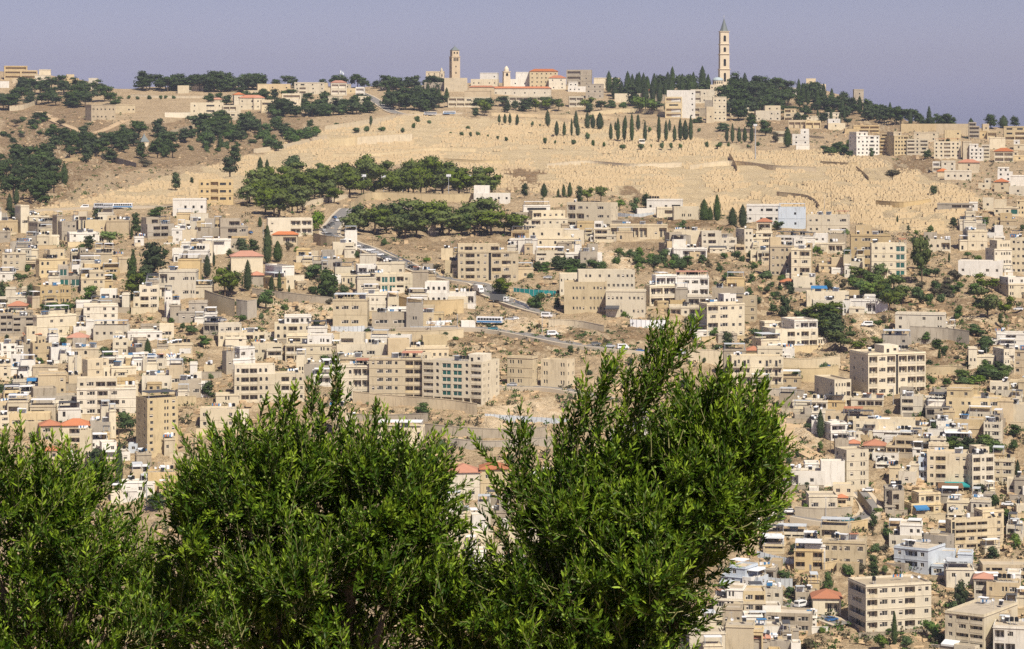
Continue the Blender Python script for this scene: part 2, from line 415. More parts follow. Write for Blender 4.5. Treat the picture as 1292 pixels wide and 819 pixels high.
# ------------------------------------------------------------------ roads: a strip with kerbs, following the slope
def smooth_path(pts, step=4.0):
    out = []
    P = [pts[0]] + list(pts) + [pts[-1]]
    for i in range(1, len(P) - 2):
        a, b, c, d = [np.array(P[i + k], float) for k in (-1, 0, 1, 2)]
        n = max(2, int(np.linalg.norm(c - b) / step))
        for k in range(n):
            u = k / n
            out.append(0.5 * ((2 * b) + (-a + c) * u + (2 * a - 5 * b + 4 * c - d) * u * u + (-a + 3 * b - 3 * c + d) * u ** 3))
    out.append(np.array(pts[-1], float))
    return out
def road(name, pts, width, label, matname='asphalt', lift=0.55, kerb=True):
    ROADS_PX.append((pts, width * .55))
    C = [gpt(*p) for p in smooth_path(pts)]
    mb = MB()
    N = []
    for i in range(len(C)):
        t = C[min(i + 1, len(C) - 1)] - C[max(i - 1, 0)]; t.z = 0; t.normalize()
        N.append(Vector((-t.y, t.x, 0)))
    h = width / 2
    prof = [(-h - 1.6, -2.0, 1), (-h - 1.6, 0.12, 1), (-h, 0.12, 1), (-h, 0.0, 0), (h, 0.0, 0), (h, 0.12, 1), (h + 1.6, 0.12, 1), (h + 1.6, -2.0, 1)]
    for i in range(len(C) - 1):
        for k in range(len(prof) - 1):
            a, b = prof[k], prof[k + 1]
            m = 0 if k == 3 else 1
            q = [C[i] + N[i] * a[0], C[i] + N[i] * b[0], C[i + 1] + N[i + 1] * b[0], C[i + 1] + N[i + 1] * a[0]]
            for p, z in zip(q, (a[1], b[1], b[1], a[1])): p.z += z + lift
            mb.poly(q, m)
        if kerb and i % 3 == 0 and width > 5:                      # broken centre line
            q = [C[i] - N[i] * .12, C[i] + N[i] * .12, C[i + 1] + N[i + 1] * .12, C[i + 1] - N[i + 1] * .12]
            for p in q: p.z += lift + 0.012
            mb.poly(q, 2)
    o = put(name, mb.mesh(name, [M[matname], M['kerb'] if kerb else M[matname], M['white']]))
    tag(o, label, 'road', kind='structure')
    return o
road('road', [(440, 264), (432, 271), (424, 281), (416, 292), (418, 299), (432, 303), (447, 309), (464, 315), (483, 324), (503, 331), (521, 339), (545, 347), (580, 355), (606, 360), (618, 371), (644, 382), (668, 390), (690, 396), (704, 397)], 8.5, 'grey asphalt road that drops from the pine grove in a sharp bend')
road('road', [(418, 412), (460, 413), (500, 414), (545, 414), (586, 414), (626, 417), (678, 426), (718, 434), (757, 439), (797, 443), (823, 446), (862, 451)], 8.0, 'asphalt road running level across the middle of the slope')
road('road', [(630, 489), (660, 489), (700, 491), (735, 497), (770, 505)], 6.0, 'narrow street below the pair of stone cubes')
road('road', [(975, 757), (990, 764), (1012, 771), (1040, 781), (1064, 790)], 5.5, 'steep narrow lane beside the bottom houses')
road('road', [(455, 118), (468, 124), (482, 133), (500, 143), (530, 145), (580, 143)], 9.0, 'road sloping down from the ridge houses')
road('road', [(20, 268), (90, 264), (150, 262), (215, 262)], 7.0, 'road along the foot of the burial slope', lift=0.8)
road('road', [(1085, 622), (1098, 640), (1096, 650), (1075, 658), (1040, 659), (1000, 652)], 5.0, 'lane turning downhill between retaining walls')
road('dirt_track', [(958, 514), (985, 527), (1002, 538), (985, 548), (1000, 562), (1030, 578), (1054, 592)], 4.5, 'pale dirt track zigzagging down the bare bank', 'rock', 0.4, False)
road('dirt_track', [(48, 141), (60, 146), (70, 151), (68, 153), (95, 163), (108, 169), (130, 165), (160, 152), (178, 154)], 4.0, 'pale footpath over the scrub hill', 'rock', 0.4, False)

build_ground()

# ------------------------------------------------------------------ graves: rows of stone boxes, nobody could count them
def graves():
    n = 20000
    X = NR.uniform(20, 1250, n * 4); Y = NR.uniform(140, 295, n * 4)
    ok = inpoly_np(X, Y, CEM); X, Y = X[ok][:n], Y[ok][:n]
    dens = fnoise(X / 38, Y / 9, 3); ok = dens > 0.40; X, Y = X[ok], Y[ok]
    D = DGa(X, Y)
    # rows: snap the distance to 7 m steps so that the stones line up along the contours
    step = 11.0
    D = np.round((D + 6 * np.sin(X / 55.0)) / step) * step - 6 * np.sin(X / 55.0)
    yy = np.arange(100, 330, 0.5)
    z = np.empty(len(X))
    for c0 in range(0, 1292, 8):
        s = (X >= c0) & (X < c0 + 8)
        if s.any():
            dcol = DGa(np.full(len(yy), c0 + 4.0), yy)
            o_ = np.argsort(dcol)
            pyc = np.interp(D[s], dcol[o_], yy[o_]); z[s] = (YH - pyc) / F * D[s]
    wx = (X - 646) / F * D
    big = fnoise(X / 60 + 4, Y / 15, 2) > 0.52
    hw = np.where(big, NR.uniform(.9, 1.5, len(X)), NR.uniform(.5, 1.0, len(X))); hl = NR.uniform(.5, 1.1, len(X)); hh = NR.uniform(0.02, 0.38, len(X))
    a = NR.normal(0.05, 0.1, len(X))
    B = np.array([(-1, -1, -1), (1, -1, -1), (1, 1, -1), (-1, 1, -1), (-1, -1, 1), (1, -1, 1), (1, 1, 1), (-1, 1, 1)], float)
    P = np.empty((len(X), 8, 3))
    lx = B[None, :, 0] * hw[:, None]; ly = B[None, :, 1] * hl[:, None]
    P[:, :, 0] = wx[:, None] + lx * np.cos(a)[:, None] - ly * np.sin(a)[:, None]
    P[:, :, 1] = D[:, None] + lx * np.sin(a)[:, None] + ly * np.cos(a)[:, None]
    P[:, :, 2] = z[:, None] + np.where(B[None, :, 2] > 0, hh[:, None] + 0.3, -1.5)
    q = np.array([(0, 1, 5, 4), (1, 2, 6, 5), (2, 3, 7, 6), (3, 0, 4, 7), (4, 5, 6, 7)])
    fc = (np.arange(len(X))[:, None, None] * 8 + q[None]).reshape(-1, 4)
    o = put('gravestones', np_mesh('gravestones', P.reshape(-1, 3), fc, [M['grave']]))
    tag(o, 'thousands of low pale stone tombs in rows over the terraced slope', 'gravestones', kind='stuff')
graves()

# ------------------------------------------------------------------ rubble and low dry bushes between the houses
def scatter_stuff():
    n = 42000
    X = NR.uniform(-30, 1320, n); Y = NR.uniform(140, 850, n)
    ok = ~inpoly_np(X, Y, CEM) & (Y > np.interp(X, _rx, _ry) + 6); X, Y = X[ok], Y[ok]
    keep = fnoise(X / 30, Y / 20, 3) > 0.37; X, Y = X[keep], Y[keep]
    D = DGa(X, Y); C = np.stack([(X - 646) / F * D, D, (YH - Y) / F * D], 1)
    # bushes: clumps of six small leaf faces
    nb = int(len(X) * 0.5)
    k = 16
    c = C[:nb]; s = NR.uniform(0.5, 1.5, nb)
    pts = c[:, None, :] + NR.normal(0, 1, (nb, k, 3)) * (s[:, None, None] * np.array([0.55, 0.55, 0.32]))
    pts[:, :, 2] += s[:, None] * 0.5
    V, fcs = leaf_quads(pts.reshape(-1, 3), np.repeat(s, k) * 0.38)
    o = put('undergrowth', np_mesh('undergrowth', V, fcs, [M['broad_leaf'], M['dry_leaf']], mi=np.repeat((NR.random(nb) < .45).astype(int), k)))
    tag(o, 'low dry bushes and weeds on the open ground between houses', 'undergrowth', kind='stuff')
    c = C[nb:]; m = len(c); s = NR.uniform(0.25, 1.1, m)
    B = np.array([(-1, -1, -1), (1, -1, -1), (1, 1, -1), (-1, 1, -1), (-1, -1, 1), (1, -1, 1), (1, 1, 1), (-1, 1, 1)], float)
    P = c[:, None, :] + (B[None] + NR.normal(0, .25, (m, 8, 3))) * s[:, None, None] * np.array([1.1, 1, .6])
    q = np.array([(0, 1, 5, 4), (1, 2, 6, 5), (2, 3, 7, 6), (3, 0, 4, 7), (4, 5, 6, 7)])
    fc = (np.arange(m)[:, None, None] * 8 + q[None]).reshape(-1, 4)
    o = put('rubble', np_mesh('rubble', P.reshape(-1, 3), fc, [M['rock']]))
    tag(o, 'loose limestone blocks and rubble on bare banks', 'rubble', kind='stuff')

def leaf_quads(c, s, up=0.0, normal=None, jit=1.0):
    """small square leaf faces at centres c (n,3) with half size s (n,)"""
    n = len(c)
    nv = NR.normal(0, 1, (n, 3)) * jit
    if normal is not None: nv = nv * 0.55 + normal
    nv /= np.linalg.norm(nv, axis=1, keepdims=True) + 1e-9
    r = NR.normal(0, 1, (n, 3)); r[:, 2] += up * 3
    u = r - nv * (r * nv).sum(1, keepdims=True); u /= np.linalg.norm(u, axis=1, keepdims=True) + 1e-9
    v = np.cross(nv, u)
    s = np.asarray(s)[:, None]; asp = NR.uniform(0.45, 0.9, (n, 1))
    V = np.stack([c - u * s, c + v * s * asp, c + u * s, c - v * s * asp], 1).reshape(-1, 3)
    return V, np.arange(n * 4).reshape(n, 4)
scatter_stuff()
# ------------------------------------------------------------------ shared part meshes
def _window(kind):
    mb = MB()
    f = 0.07
    mb.poly([(-.5, .02, -.5), (.5, .02, -.5), (.5, .02, .5), (-.5, .02, .5)], 0)
    mb.box(-.5, .5, -.05, .0, -.5, -.5 + f, 1); mb.box(-.5, .5, -.05, .0, .5 - f, .5, 1)
    mb.box(-.5, -.5 + f, -.05, .0, -.5 + f, .5 - f, 1); mb.box(.5 - f, .5, -.05, .0, -.5 + f, .5 - f, 1)
    if kind == 'two': mb.box(-.035, .035, -.05, .0, -.5 + f, .5 - f, 1)
    if kind == 'shut': mb.box(-.5 + f, .5 - f, -.04, .0, .02, .5 - f, 1)
    if kind == 'wide':
        for x in (-.17, .17): mb.box(x - .02, x + .02, -.05, .0, -.5 + f, .5 - f, 1)
        mb.box(-.5 + f, -.19, -.04, -.01, .1, .5 - f, 1)
    if kind == 'arch':
        n = 5
        for sgn in (-1, 1):
            arc = [(sgn * .5 * math.cos(a), 0.12 + .38 * math.sin(a)) for a in [math.pi / 2 * k / n for k in range(n + 1)]]
            for k in range(n):
                (xa, za), (xb, zb) = arc[k], arc[k + 1]
                mb.poly([(sgn * .5, -.2, .5), (xa, -.2, za), (xb, -.2, zb)], 1)
    return mb
WIN = {k: _window(k).mesh('window', [M['glass'], M['frame']]) for k in ('plain', 'two', 'shut', 'wide', 'arch')}
WING = _window('two').mesh('window', [M['green_glass'], M['frame']])
def _balc(dark):
    mb = MB()
    if dark == 0:   # loggia parapet, unit width
        mb.box(-.5, .5, -.06, .10, 0.0, .95, 0); mb.box(-.5, .5, -.10, .14, .95, 1.03, 0)
    elif dark == 1:  # projecting slab with solid parapet
        mb.box(-.5, .5, -1.3, 0, -.18, .0, 0)
        mb.box(-.5, .5, -1.3, -1.18, 0, .95, 0); mb.box(-.5, -.47, -1.18, 0, 0, .95, 0); mb.box(.47, .5, -1.18, 0, 0, .95, 0)
    else:            # slab with dark rail
        mb.box(-.5, .5, -1.3, 0, -.18, .0, 1)
        for i in range(22):
            x = -.5 + .996 * i / 21
            mb.box(x, x + .012, -1.29, -1.25, 0, .95, 0, False)
        mb.box(-.5, .5, -1.31, -1.23, .95, 1.02, 0)
    return mb
BALC = {m: {0: _balc(0).mesh('balcony', [M[m]]), 1: _balc(1).mesh('balcony', [M[m]]), 2: _balc(2).mesh('balcony', [M['rail'], M[m]])} for m in ('cream', 'pale', 'tan', 'white', 'grey', 'blue')}
def _tank(m):
    mb = MB()
    mb.tube([(0, 0, .35), (0, 0, 1.55), (0, 0, 1.72)], [.62, .62, .25], 0, 10)
    for x in (-.4, .4):
        for y in (-.4, .4): mb.box(x - .05, x + .05, y - .05, y + .05, -.7, .36, 1)
    return mb.mesh('water_tank', [M[m], M['steel']])
TANK = {'black': _tank('black'), 'white': _tank('whitemetal')}
def _solar():
    mb = MB()
    mb.poly([(-.6, -.7, .1), (.6, -.7, .1), (.6, .5, 1.0), (-.6, .5, 1.0)], 0)
    mb.poly([(-.6, .5, .95), (.6, .5, .95), (.6, -.7, .05), (-.6, -.7, .05)], 1)
    mb.tube([(-.7, .7, 1.25), (.7, .7, 1.25)], .32, 2, 8)
    for x in (-.5, .5): mb.box(x - .04, x + .04, .6, .72, -.7, 1.1, 1)
    return mb.mesh('solar_heater', [M['black'], M['steel'], M['whitemetal']])
SOLAR = _solar()
def _dish():
    mb = MB()
    n = 10
    rim = [(.5 * math.cos(2 * math.pi * k / n), -.1, .9 + .5 * math.sin(2 * math.pi * k / n)) for k in range(n)]
    for k in range(n):
        mb.poly([rim[k], rim[(k + 1) % n], (0, .08, .9)], 0)
    mb.box(-.04, .04, .08, .16, -.7, .95, 1)
    return mb.mesh('satellite_dish', [M['whitemetal'], M['steel']])
DISH = _dish()
def _aerial():
    mb = MB(); mb.box(-.035, .035, -.035, .035, -.7, 3.0, 0); mb.box(-.6, .6, -.03, .03, 2.6, 2.66, 0)
    for x in (-.5, -.2, .1, .4): mb.box(x, x + .03, -.35, .35, 2.66, 2.7, 0)
    return mb.mesh('aerial', [M['steel']])
AERIAL = _aerial()
def _laundry(seed):
    r_ = random.Random(seed); mb = MB()
    for x in (-1.8, 1.8): mb.box(x - .03, x + .03, -.03, .03, -.7, 1.3, 0)
    x = -1.7
    while x < 1.4:
        q = r_.uniform(.35, .8); mb.box(x, x + q, -.02, .02, 1.25 - r_.uniform(.6, 1.1), 1.25, r_.randint(1, 3)); x += q + .08
    return mb.mesh('washing_line', [M['steel'], M['whitemetal'], M['bluetarp'], M['tile']])
LAUNDRY = [_laundry(i) for i in range(4)]
def _shack(mn):
    mb = MB(); mb.box(-1.5, 1.5, -1.1, 1.1, 1.35, 1.47, 0)
    for x in (-1.4, 1.4):
        for y in (-1, 1): mb.box(x - .05, x + .05, y - .05, y + .05, -.7, 1.36, 1)
    mb.box(-1.4, 1.4, .96, 1.02, -.7, 1.34, 2)
    return mb.mesh('roof_shelter', [M[mn], M['steel'], M['sheet']])
SHACK = [_shack(q) for q in ('sheet', 'whitemetal', 'darkroof', 'bluetarp', 'sheet', 'tile')]

NUMW = {1: 'single-storey', 2: 'two-storey', 3: 'three-storey', 4: 'four-storey', 5: 'five-storey', 6: 'six-storey', 8: 'eight-storey'}
COLW = {'cream': 'cream stone', 'pale': 'pale stone', 'tan': 'tan stone', 'white': 'white painted', 'grey': 'grey concrete', 'blue': 'pale blue painted'}  # grey concrete and tan stone each also name one front coloured for shade
KEY = {'W': 'white', 'G': 'grey', 'T': 'tan', 'P': 'pale', 'B': 'blue', 'C': 'cream'}
HOUSES = []      # records used for labels

def face(mb, T, Wd, H, holes, zf, m=0):
    us = sorted({0.0, Wd, *[round(h[0], 3) for h in holes], *[round(h[1], 3) for h in holes]})
    zs = sorted({zf, H, *[round(h[2], 3) for h in holes], *[round(h[3], 3) for h in holes]})
    for i in range(len(us) - 1):
        uc = (us[i] + us[i + 1]) / 2
        col = [h for h in holes if h[0] < uc < h[1]]
        j = 0
        while j < len(zs) - 1:
            zc = (zs[j] + zs[j + 1]) / 2
            if any(h[2] < zc < h[3] for h in col): j += 1; continue
            k = j
            while k + 1 < len(zs) - 1 and not any(h[2] < (zs[k + 1] + zs[k + 2]) / 2 < h[3] for h in col): k += 1
            a, b = zs[j], zs[k + 1]
            mb.poly([T(us[i], a, 0), T(us[i + 1], a, 0), T(us[i + 1], b, 0), T(us[i], b, 0)], m)
            j = k + 1
    for u0, u1, z0, z1, dp, bm in holes:
        mb.poly([T(u0, z0, 0), T(u0, z0, dp), T(u0, z1, dp), T(u0, z1, 0)], m)
        mb.poly([T(u1, z0, dp), T(u1, z0, 0), T(u1, z1, 0), T(u1, z1, dp)], m)
        mb.poly([T(u0, z0, 0), T(u1, z0, 0), T(u1, z0, dp), T(u0, z0, dp)], m)
        mb.poly([T(u0, z1, dp), T(u1, z1, dp), T(u1, z1, 0), T(u0, z1, 0)], m)
        if bm is not None:
            mb.poly([T(u0, z0, dp), T(u1, z0, dp), T(u1, z1, dp), T(u0, z1, dp)], bm)

def cells(pat, Wd, H, n, near, ground_open, rr):
    """returns holes, windows[(u,z,w,h,kind)], balconies[(u,z,w,kind)]"""
    holes, wins, bal = [], [], []
    k = max(1, len(pat)); wt = [1.5 if c in 'bBRGWo' else (0.45 if c == '|' else 1.0) for c in pat]; tot = sum(wt)
    sh = (H - 0.6) / n
    u = 0.0
    m = 0.25
    for ci, c in enumerate(pat):
        cw = (Wd - 2 * m) * wt[ci] / tot; uc = m + u + cw / 2; u += cw
        if c == '|':
            holes.append((uc - cw * .42, uc + cw * .42, .2, H - 0.7, .35, 1)); continue
        for s in range(n):
            z0 = s * sh
            if s == 0 and ground_open:
                holes.append((uc - cw * .45, uc + cw * .45, 0.0, sh * .86, 3.2, 0)); continue
            def win(du, ww, wh, kind, sill=None):
                ww = max(.35, min(ww, cw * .9)); wh = min(wh, sh * .74)
                zb = z0 + (sh * .36 if sill is None else sill); zb = min(zb, z0 + sh - wh - .12)
                h = (uc + du - ww / 2, uc + du + ww / 2, zb, zb + wh)
                holes.append((*h, .26, None if near else (2 if kind == 'green' else 1)))
                if near: wins.append((uc + du, zb + wh / 2, ww, wh, kind))
            if c == 'w':
                if rr.random() < .07: continue
                win(rr.uniform(-.08, .08) * cw, min(1.35, cw * .5) * rr.uniform(.85, 1.1), min(1.35, sh * .46), rr.choice(('plain', 'two', 'two', 'shut')))
            elif c == 'a': win(0, min(1.3, cw * .5), min(1.7, sh * .52), 'arch')
            elif c == 'd':
                a = min(.65, cw * .28)
                for sg in (-1, 1): win(sg * a * .85, a, min(1.6, sh * .5), 'plain')
            elif c == 'W': win(0, cw * .74, min(1.55, sh * .5), 'wide')
            elif c == 'G': win(0, cw * .82, sh * .68, 'green', sh * .12)
            elif c == 'D': win(0, min(1.2, cw * .5), min(2.2, sh * .72), 'plain', 0.02)
            elif c in 'bR' or (c == 'B'):
                if n > 1 and rr.random() < .13:
                    win(0, cw * .55, min(1.5, sh * .5), 'wide'); continue
                bw = cw * .90
                if c == 'b':
                    zt = z0 + sh * .82
                    holes.append((uc - bw / 2, uc + bw / 2, z0 + .05, zt, 1.5, 0))
                    bal.append((uc, z0 + .05, bw, 0))
                    wins.append((uc - bw * .18, z0 + .05 + (zt - z0) * .46, bw * .32, (zt - z0) * .84, 'deep'))
                    wins.append((uc + bw * .26, z0 + .05 + (zt - z0) * .55, bw * .22, (zt - z0) * .5, 'deep'))
                else:
                    win(-bw * .2, bw * .3, sh * .72, 'plain', .05); win(bw * .22, bw * .26, sh * .45, 'two')
                    bal.append((uc, z0 + .05, bw, 1 if c == 'B' else 2))
    return holes, wins, bal

def block(root, wpart, cxl, yl, w, d, H, n, pat, spat, opts, ck, near, rr, vis, zf=-9.0):
    """one wall box with its windows, roof and roof gear, in the root's own frame"""
    tk_ = opts.split()
    plain = 'z' not in tk_ and 'r' not in tk_ and wpart in ('wall', 'wing') and not any(q[0] in 'ch' and len(q) > 1 or q[:2] == 'tp' for q in tk_)
    sh0 = (H - .6) / n
    if plain and n >= 2 and w > 7 and rr.random() < .6:       # the top storey covers only a part, the rest is a roof terrace
        H1 = H - sh0; f = rr.uniform(.42, .78); w2 = w * f; sd_ = rr.choice((-1, 1)); back = rr.choice((.35, .35, 1.6, 3.0))
        i0 = len(CREATED); k = max(1, round(len(pat) * f)); p2 = (pat[:k] if sd_ < 0 else pat[-k:]).replace('|', '.')
        block(root, 'upper_storey', cxl + sd_ * (w - w2) / 2 * .985, yl + back, w2, max(3.0, d - back - .6), sh0 + .65, 1, p2, 'w.w', 'z', rr.choice((ck, ck, 'white' if ck == 'pale' else ck)), near, rr, vis, -.05)
        for o_ in CREATED[i0:]:
            if o_.parent is root: o_.location.z += H1 - .65
        H = H1; n -= 1
    if plain and near and w > 6:                                # lean-to rooms and back rooms that grew round the house
        for kd, pr in (('side', .6), ('front', .55), ('back', .6), ('side', .35), ('back', .35)):
            if rr.random() > pr: continue
            sd_ = rr.choice((-1, 1)); w2 = min(rr.uniform(.28, .62) * w, 9); pt = rr.choice(('w', '.w', 'b', 'W', 'D.', 'ww', 'd', '.')); mt_ = rr.choice((ck, ck, 'grey', 'tan', 'white', 'pale'))
            o2 = 'z' + rr.choice(('', '', '', ' cS', ' cK', ' cW'))
            if kd == 'side': a_ = (cxl + sd_ * (w / 2 + w2 * .32), yl + rr.uniform(-2.2, 2.5), w2, d * .7, sh0 * rr.choice((.9, 1.0, 1.7)) + .5, 1)
            elif kd == 'front': a_ = (cxl + sd_ * w * rr.uniform(.05, .3), yl - rr.uniform(3.0, 5.0), w2, 3.4, sh0 * rr.uniform(.55, .8), 1)
            else:
                h_ = H + sh0 * rr.uniform(.25, .95); pt = rr.choice(('ww', 'w.w', 'wd', 'bw', 'W')); a_ = (cxl + sd_ * w * rr.uniform(.15, .42), yl + d + rr.uniform(-1.0, 1.5), w2 * 1.15, 6.5, h_, max(1, n))
            block(root, 'annex', *a_, pt, 'w', o2, mt_, near, rr, vis)
    if plain and near and rr.random() < .5:                     # yard wall holding the plot
        y_ = MB(); yy_ = yl - rr.uniform(2.5, 5.0); xa, xb = cxl - w / 2 - rr.uniform(-2, 4), cxl + w / 2 + rr.uniform(-2, 4); zt_ = rr.uniform(.2, 1.6)
        y_.box(xa, xb, yy_ - .18, yy_ + .18, -7, zt_, 0); y_.box(xa - .1, xb + .1, yy_ - .26, yy_ + .26, zt_ + .003, zt_ + .16, 0)
        put('yard_wall', y_.mesh('yard_wall', [M[rr.choice(('tan', 'grey', 'cream', ck))]]), root)
    mb = MB()
    hw = w / 2
    TF = lambda u, z, dp: (cxl + u - hw, yl + dp, z)
    TL = lambda u, z, dp: (cxl - hw + dp, yl + d - u, z)
    TR = lambda u, z, dp: (cxl + hw - dp, yl + u, z)
    TB = lambda u, z, dp: (cxl + hw - u, yl + d - dp, z)
    fh, fw, fb = cells(pat, w, H, n, near, 'o' in opts, rr)
    face(mb, TF, w, H, fh, zf)
    sides = []
    for nm, T in (('L', TL), ('R', TR)):
        show = nm == vis
        h, wi, ba = cells(spat if show else 'w.w', d, H, n, near and show, False, rr)
        if not (near and show): ba = []; wi = [x for x in wi if x[4] != 'deep']
        face(mb, T, d, H, h, zf)
        if show: sides.append((nm, T, wi, ba))
    face(mb, TB, w, H, [], zf)
    if wpart != 'annex' and rr.random() < .45:                  # floor bands across the front
        for s_ in range(1, n): mb.box(cxl - hw - .05, cxl + hw + .05, yl - .11, yl + .02, s_ * (H - .6) / n - .17, s_ * (H - .6) / n + .02, 0)
    if rr.random() < .5:                                        # projecting roof edge
        for a_ in ((cxl - hw - .22, cxl + hw + .22, yl - .22, yl - .003), (cxl - hw - .22, cxl - hw - .003, yl, yl + d), (cxl + hw + .003, cxl + hw + .22, yl, yl + d)):
            mb.box(*a_, H - .78, H - .56, 0)
    # parapet top and inner faces
    t = .22; zr = H - .65
    for a, b, c_, e in (((0, 0), (w, 0), (w - t, t), (t, t)), ((w, 0), (w, d), (w - t, d - t), (w - t, t)), ((w, d), (0, d), (t, d - t), (w - t, d - t)), ((0, d), (0, 0), (t, t), (t, d - t))):
        P = lambda q, z: (cxl + q[0] - hw, yl + q[1], z)
        mb.poly([P(a, H), P(b, H), P(c_, H), P(e, H)], 0)
        mb.poly([P(e, H), P(c_, H), P(c_, zr - .1), P(e, zr - .1)], 0)
    put(wpart, mb.mesh(wpart, [M[ck], M['glass'], M['green_glass']]), root)
    rb = MB(); rb.box(cxl - hw + t, cxl + hw - t, yl + t, yl + d - t, zr - .15, zr, 0)
    hip = 'r' in opts
    roof_o = None
    if not hip: roof_o = put('roof', rb.mesh('roof', [M['darkroof' if 'k' in opts else 'roof']]), root)
    else:
        rb = MB(); o = .55; x0, x1, y0, y1 = cxl - hw - o, cxl + hw + o, yl - o, yl + d + o
        rh = .20 * min(w, d) + .3; q = min(w, d) * .5
        a = (x0 + q, (y0 + y1) / 2, H + rh) if w >= d else ((x0 + x1) / 2, y0 + q, H + rh)
        b = (x1 - q, (y0 + y1) / 2, H + rh) if w >= d else ((x0 + x1) / 2, y1 - q, H + rh)
        c = [(x0, y0, H + .02), (x1, y0, H + .02), (x1, y1, H + .02), (x0, y1, H + .02)]
        if w >= d:
            rb.poly([c[0], c[1], b, a]); rb.poly([c[1], c[2], b]); rb.poly([c[2], c[3], a, b]); rb.poly([c[3], c[0], a])
        else:
            rb.poly([c[0], c[1], a]); rb.poly([c[1], c[2], b, a]); rb.poly([c[2], c[3], b]); rb.poly([c[3], c[0], a, b])
        rb.box(x0, x1, y0, y1, H - .16, H + .015, 0)
        put('roof', rb.mesh('roof', [M['tile']]), root)
    # windows and balconies
    def place(T, rz, wl, bl, pin):
        for u, z, ww, wh, kd in wl:
            if kd == 'deep':
                p = T(u, z, 1.46); me = WIN['two']
            else:
                p = T(u, z, .2); me = WING if kd == 'green' else WIN[kd]
            put('window', me, root, p, rz, (ww, 1, wh))
        for u, z, bw, kd in bl:
            put('balcony', BALC[ck][kd], root, T(u, z, 0), rz, (bw, 1, 1))
    if near:
        place(TF, 0, fw, fb, True)
        for nm, T, wi, ba in sides: place(T, R(-90) if nm == 'L' else R(90), wi, ba, True)
    elif fb:
        for u, z, bw, kd in fb: put('balcony', BALC[ck][kd], root, TF(u, z, 0), 0, (bw, 1, 1))
    # things on the roof
    def cnp(mn, x0, x1, y0, y1, z, th=.16):
        c = MB(); c.box(x0, x1, y0, y1, z, z + th, 0)
        for x in (x0 + .2, x1 - .2):
            for y in (y0 + .2, y1 - .2): c.box(x - .07, x + .07, y - .07, y + .07, zr, z, 1)
        put('canopy', c.mesh('canopy', [M[mn], M['steel']]), root)
    for op in opts.split():
        if op[0] == 'c' and len(op) > 1:
            mn = {'W': 'whitemetal', 'S': 'sheet', 'K': 'darkroof', 'R': 'tile'}[op[1]]
            a, b = (float(q) for q in op[3:].split('-')) if '@' in op else (0.03, .97)
            cnp(mn, cxl - hw + a * w, cxl - hw + b * w, yl - .3, yl + d * .8, zr + 2.6)
        if op[0] == 'h':
            fx = {'L': .2, 'C': .5, 'R': .8}[op[1]]; sw = min(w * .42, 6.5)
            xc = cxl - hw + min(max(fx * w, sw / 2 + .3), w - sw / 2 - .3)
            s = MB(); y0 = yl + d * .3
            TS = lambda u, z, dp: (xc - sw / 2 + u, y0 + dp, zr + z)
            hs, _, _ = cells('Dw', sw, 2.9, 1, False, False, rr)
            face(s, TS, sw, 2.9, hs, 0)
            s.box(xc - sw / 2, xc + sw / 2, y0 + .004, y0 + d * .5, 2.9 + zr, 3.05 + zr, 0)
            for xx in (xc - sw / 2, xc + sw / 2): s.poly([(xx, y0, zr), (xx, y0 + d * .5, zr), (xx, y0 + d * .5, zr + 2.9), (xx, y0, zr + 2.9)], 0)
            s.poly([(xc - sw / 2, y0 + d * .5, zr), (xc + sw / 2, y0 + d * .5, zr), (xc + sw / 2, y0 + d * .5, zr + 2.9), (xc - sw / 2, y0 + d * .5, zr + 2.9)], 0)
            put('stair_room', s.mesh('stair_room', [M[ck], M['glass']]), root)
        if op[:2] in ('aw', 'tp') and '@' in op:
            a, b = (float(q) for q in op[4:].split('-')); mn = {'T': 'teal', 'B': 'bluetarp', 'W': 'whitemetal', 'R': 'tile', 'K': 'darkroof', 'N': 'brown'}[op[2]]
            s = MB(); x0 = cxl - hw + a * w; x1 = cxl - hw + b * w
            if op[0] == 'a':
                z = (H / n) * .86
                s.poly([(x0, yl - .02, z), (x0, yl - 3.0, z - .9), (x1, yl - 3.0, z - .9), (x1, yl - .02, z)]); s.poly([(x0, yl - 3.0, z - .9), (x0, yl - 3.0, z - 1.5), (x1, yl - 3.0, z - 1.5), (x1, yl - 3.0, z - .9)])
                s.poly([(x0, yl - .02, z - .05), (x1, yl - .02, z - .05), (x1, yl - 3.0, z - .95), (x0, yl - 3.0, z - .95)])
                put('awning', s.mesh('awning', [M[mn]]), root)
            else:
                z = zr + 1.9
                s.poly([(x0, yl + .1, z), (x1, yl + .1, z), (x1 - .3, yl + d * .6, z + 1.1), (x0 + .3, yl + d * .6, z + 1.1)])
                s.poly([(x0, yl + .1, z - .04), (x0 + .3, yl + d * .6, z + 1.06), (x1 - .3, yl + d * .6, z + 1.06), (x1, yl + .1, z - .04)])
                for x in (x0 + .3, x1 - .3):
                    for y, zz in ((yl + .2, z), (yl + d * .58, z + 1.0)): s.box(x - .05, x + .05, y - .05, y + .05, zr, zz, 0)
                put('tarp', s.mesh('tarp', [M[mn]]), root)
    if not hip:
        def spot(): return (cxl + rr.uniform(-.40, .40) * w, yl + rr.uniform(.25, .8) * d, zr)
        nt_ = 0
        if 't' in opts.split(): nt_ = rr.randint(2, 4)
        elif near and 'z' not in opts.split() and rr.random() < .6: nt_ = rr.randint(1, 4)
        x, y, z = spot()
        for i in range(nt_):
            tk = 'white' if ('u' in opts.split() or rr.random() < .25) else 'black'
            xx = min(max(x + 1.45 * i, cxl - hw + .9), cxl + hw - .9)
            if i and abs(xx - x - 1.45 * (i - 1)) < 1.2: break
            put('water_tank', TANK[tk], roof_o, (xx, y, z + .7), 0)
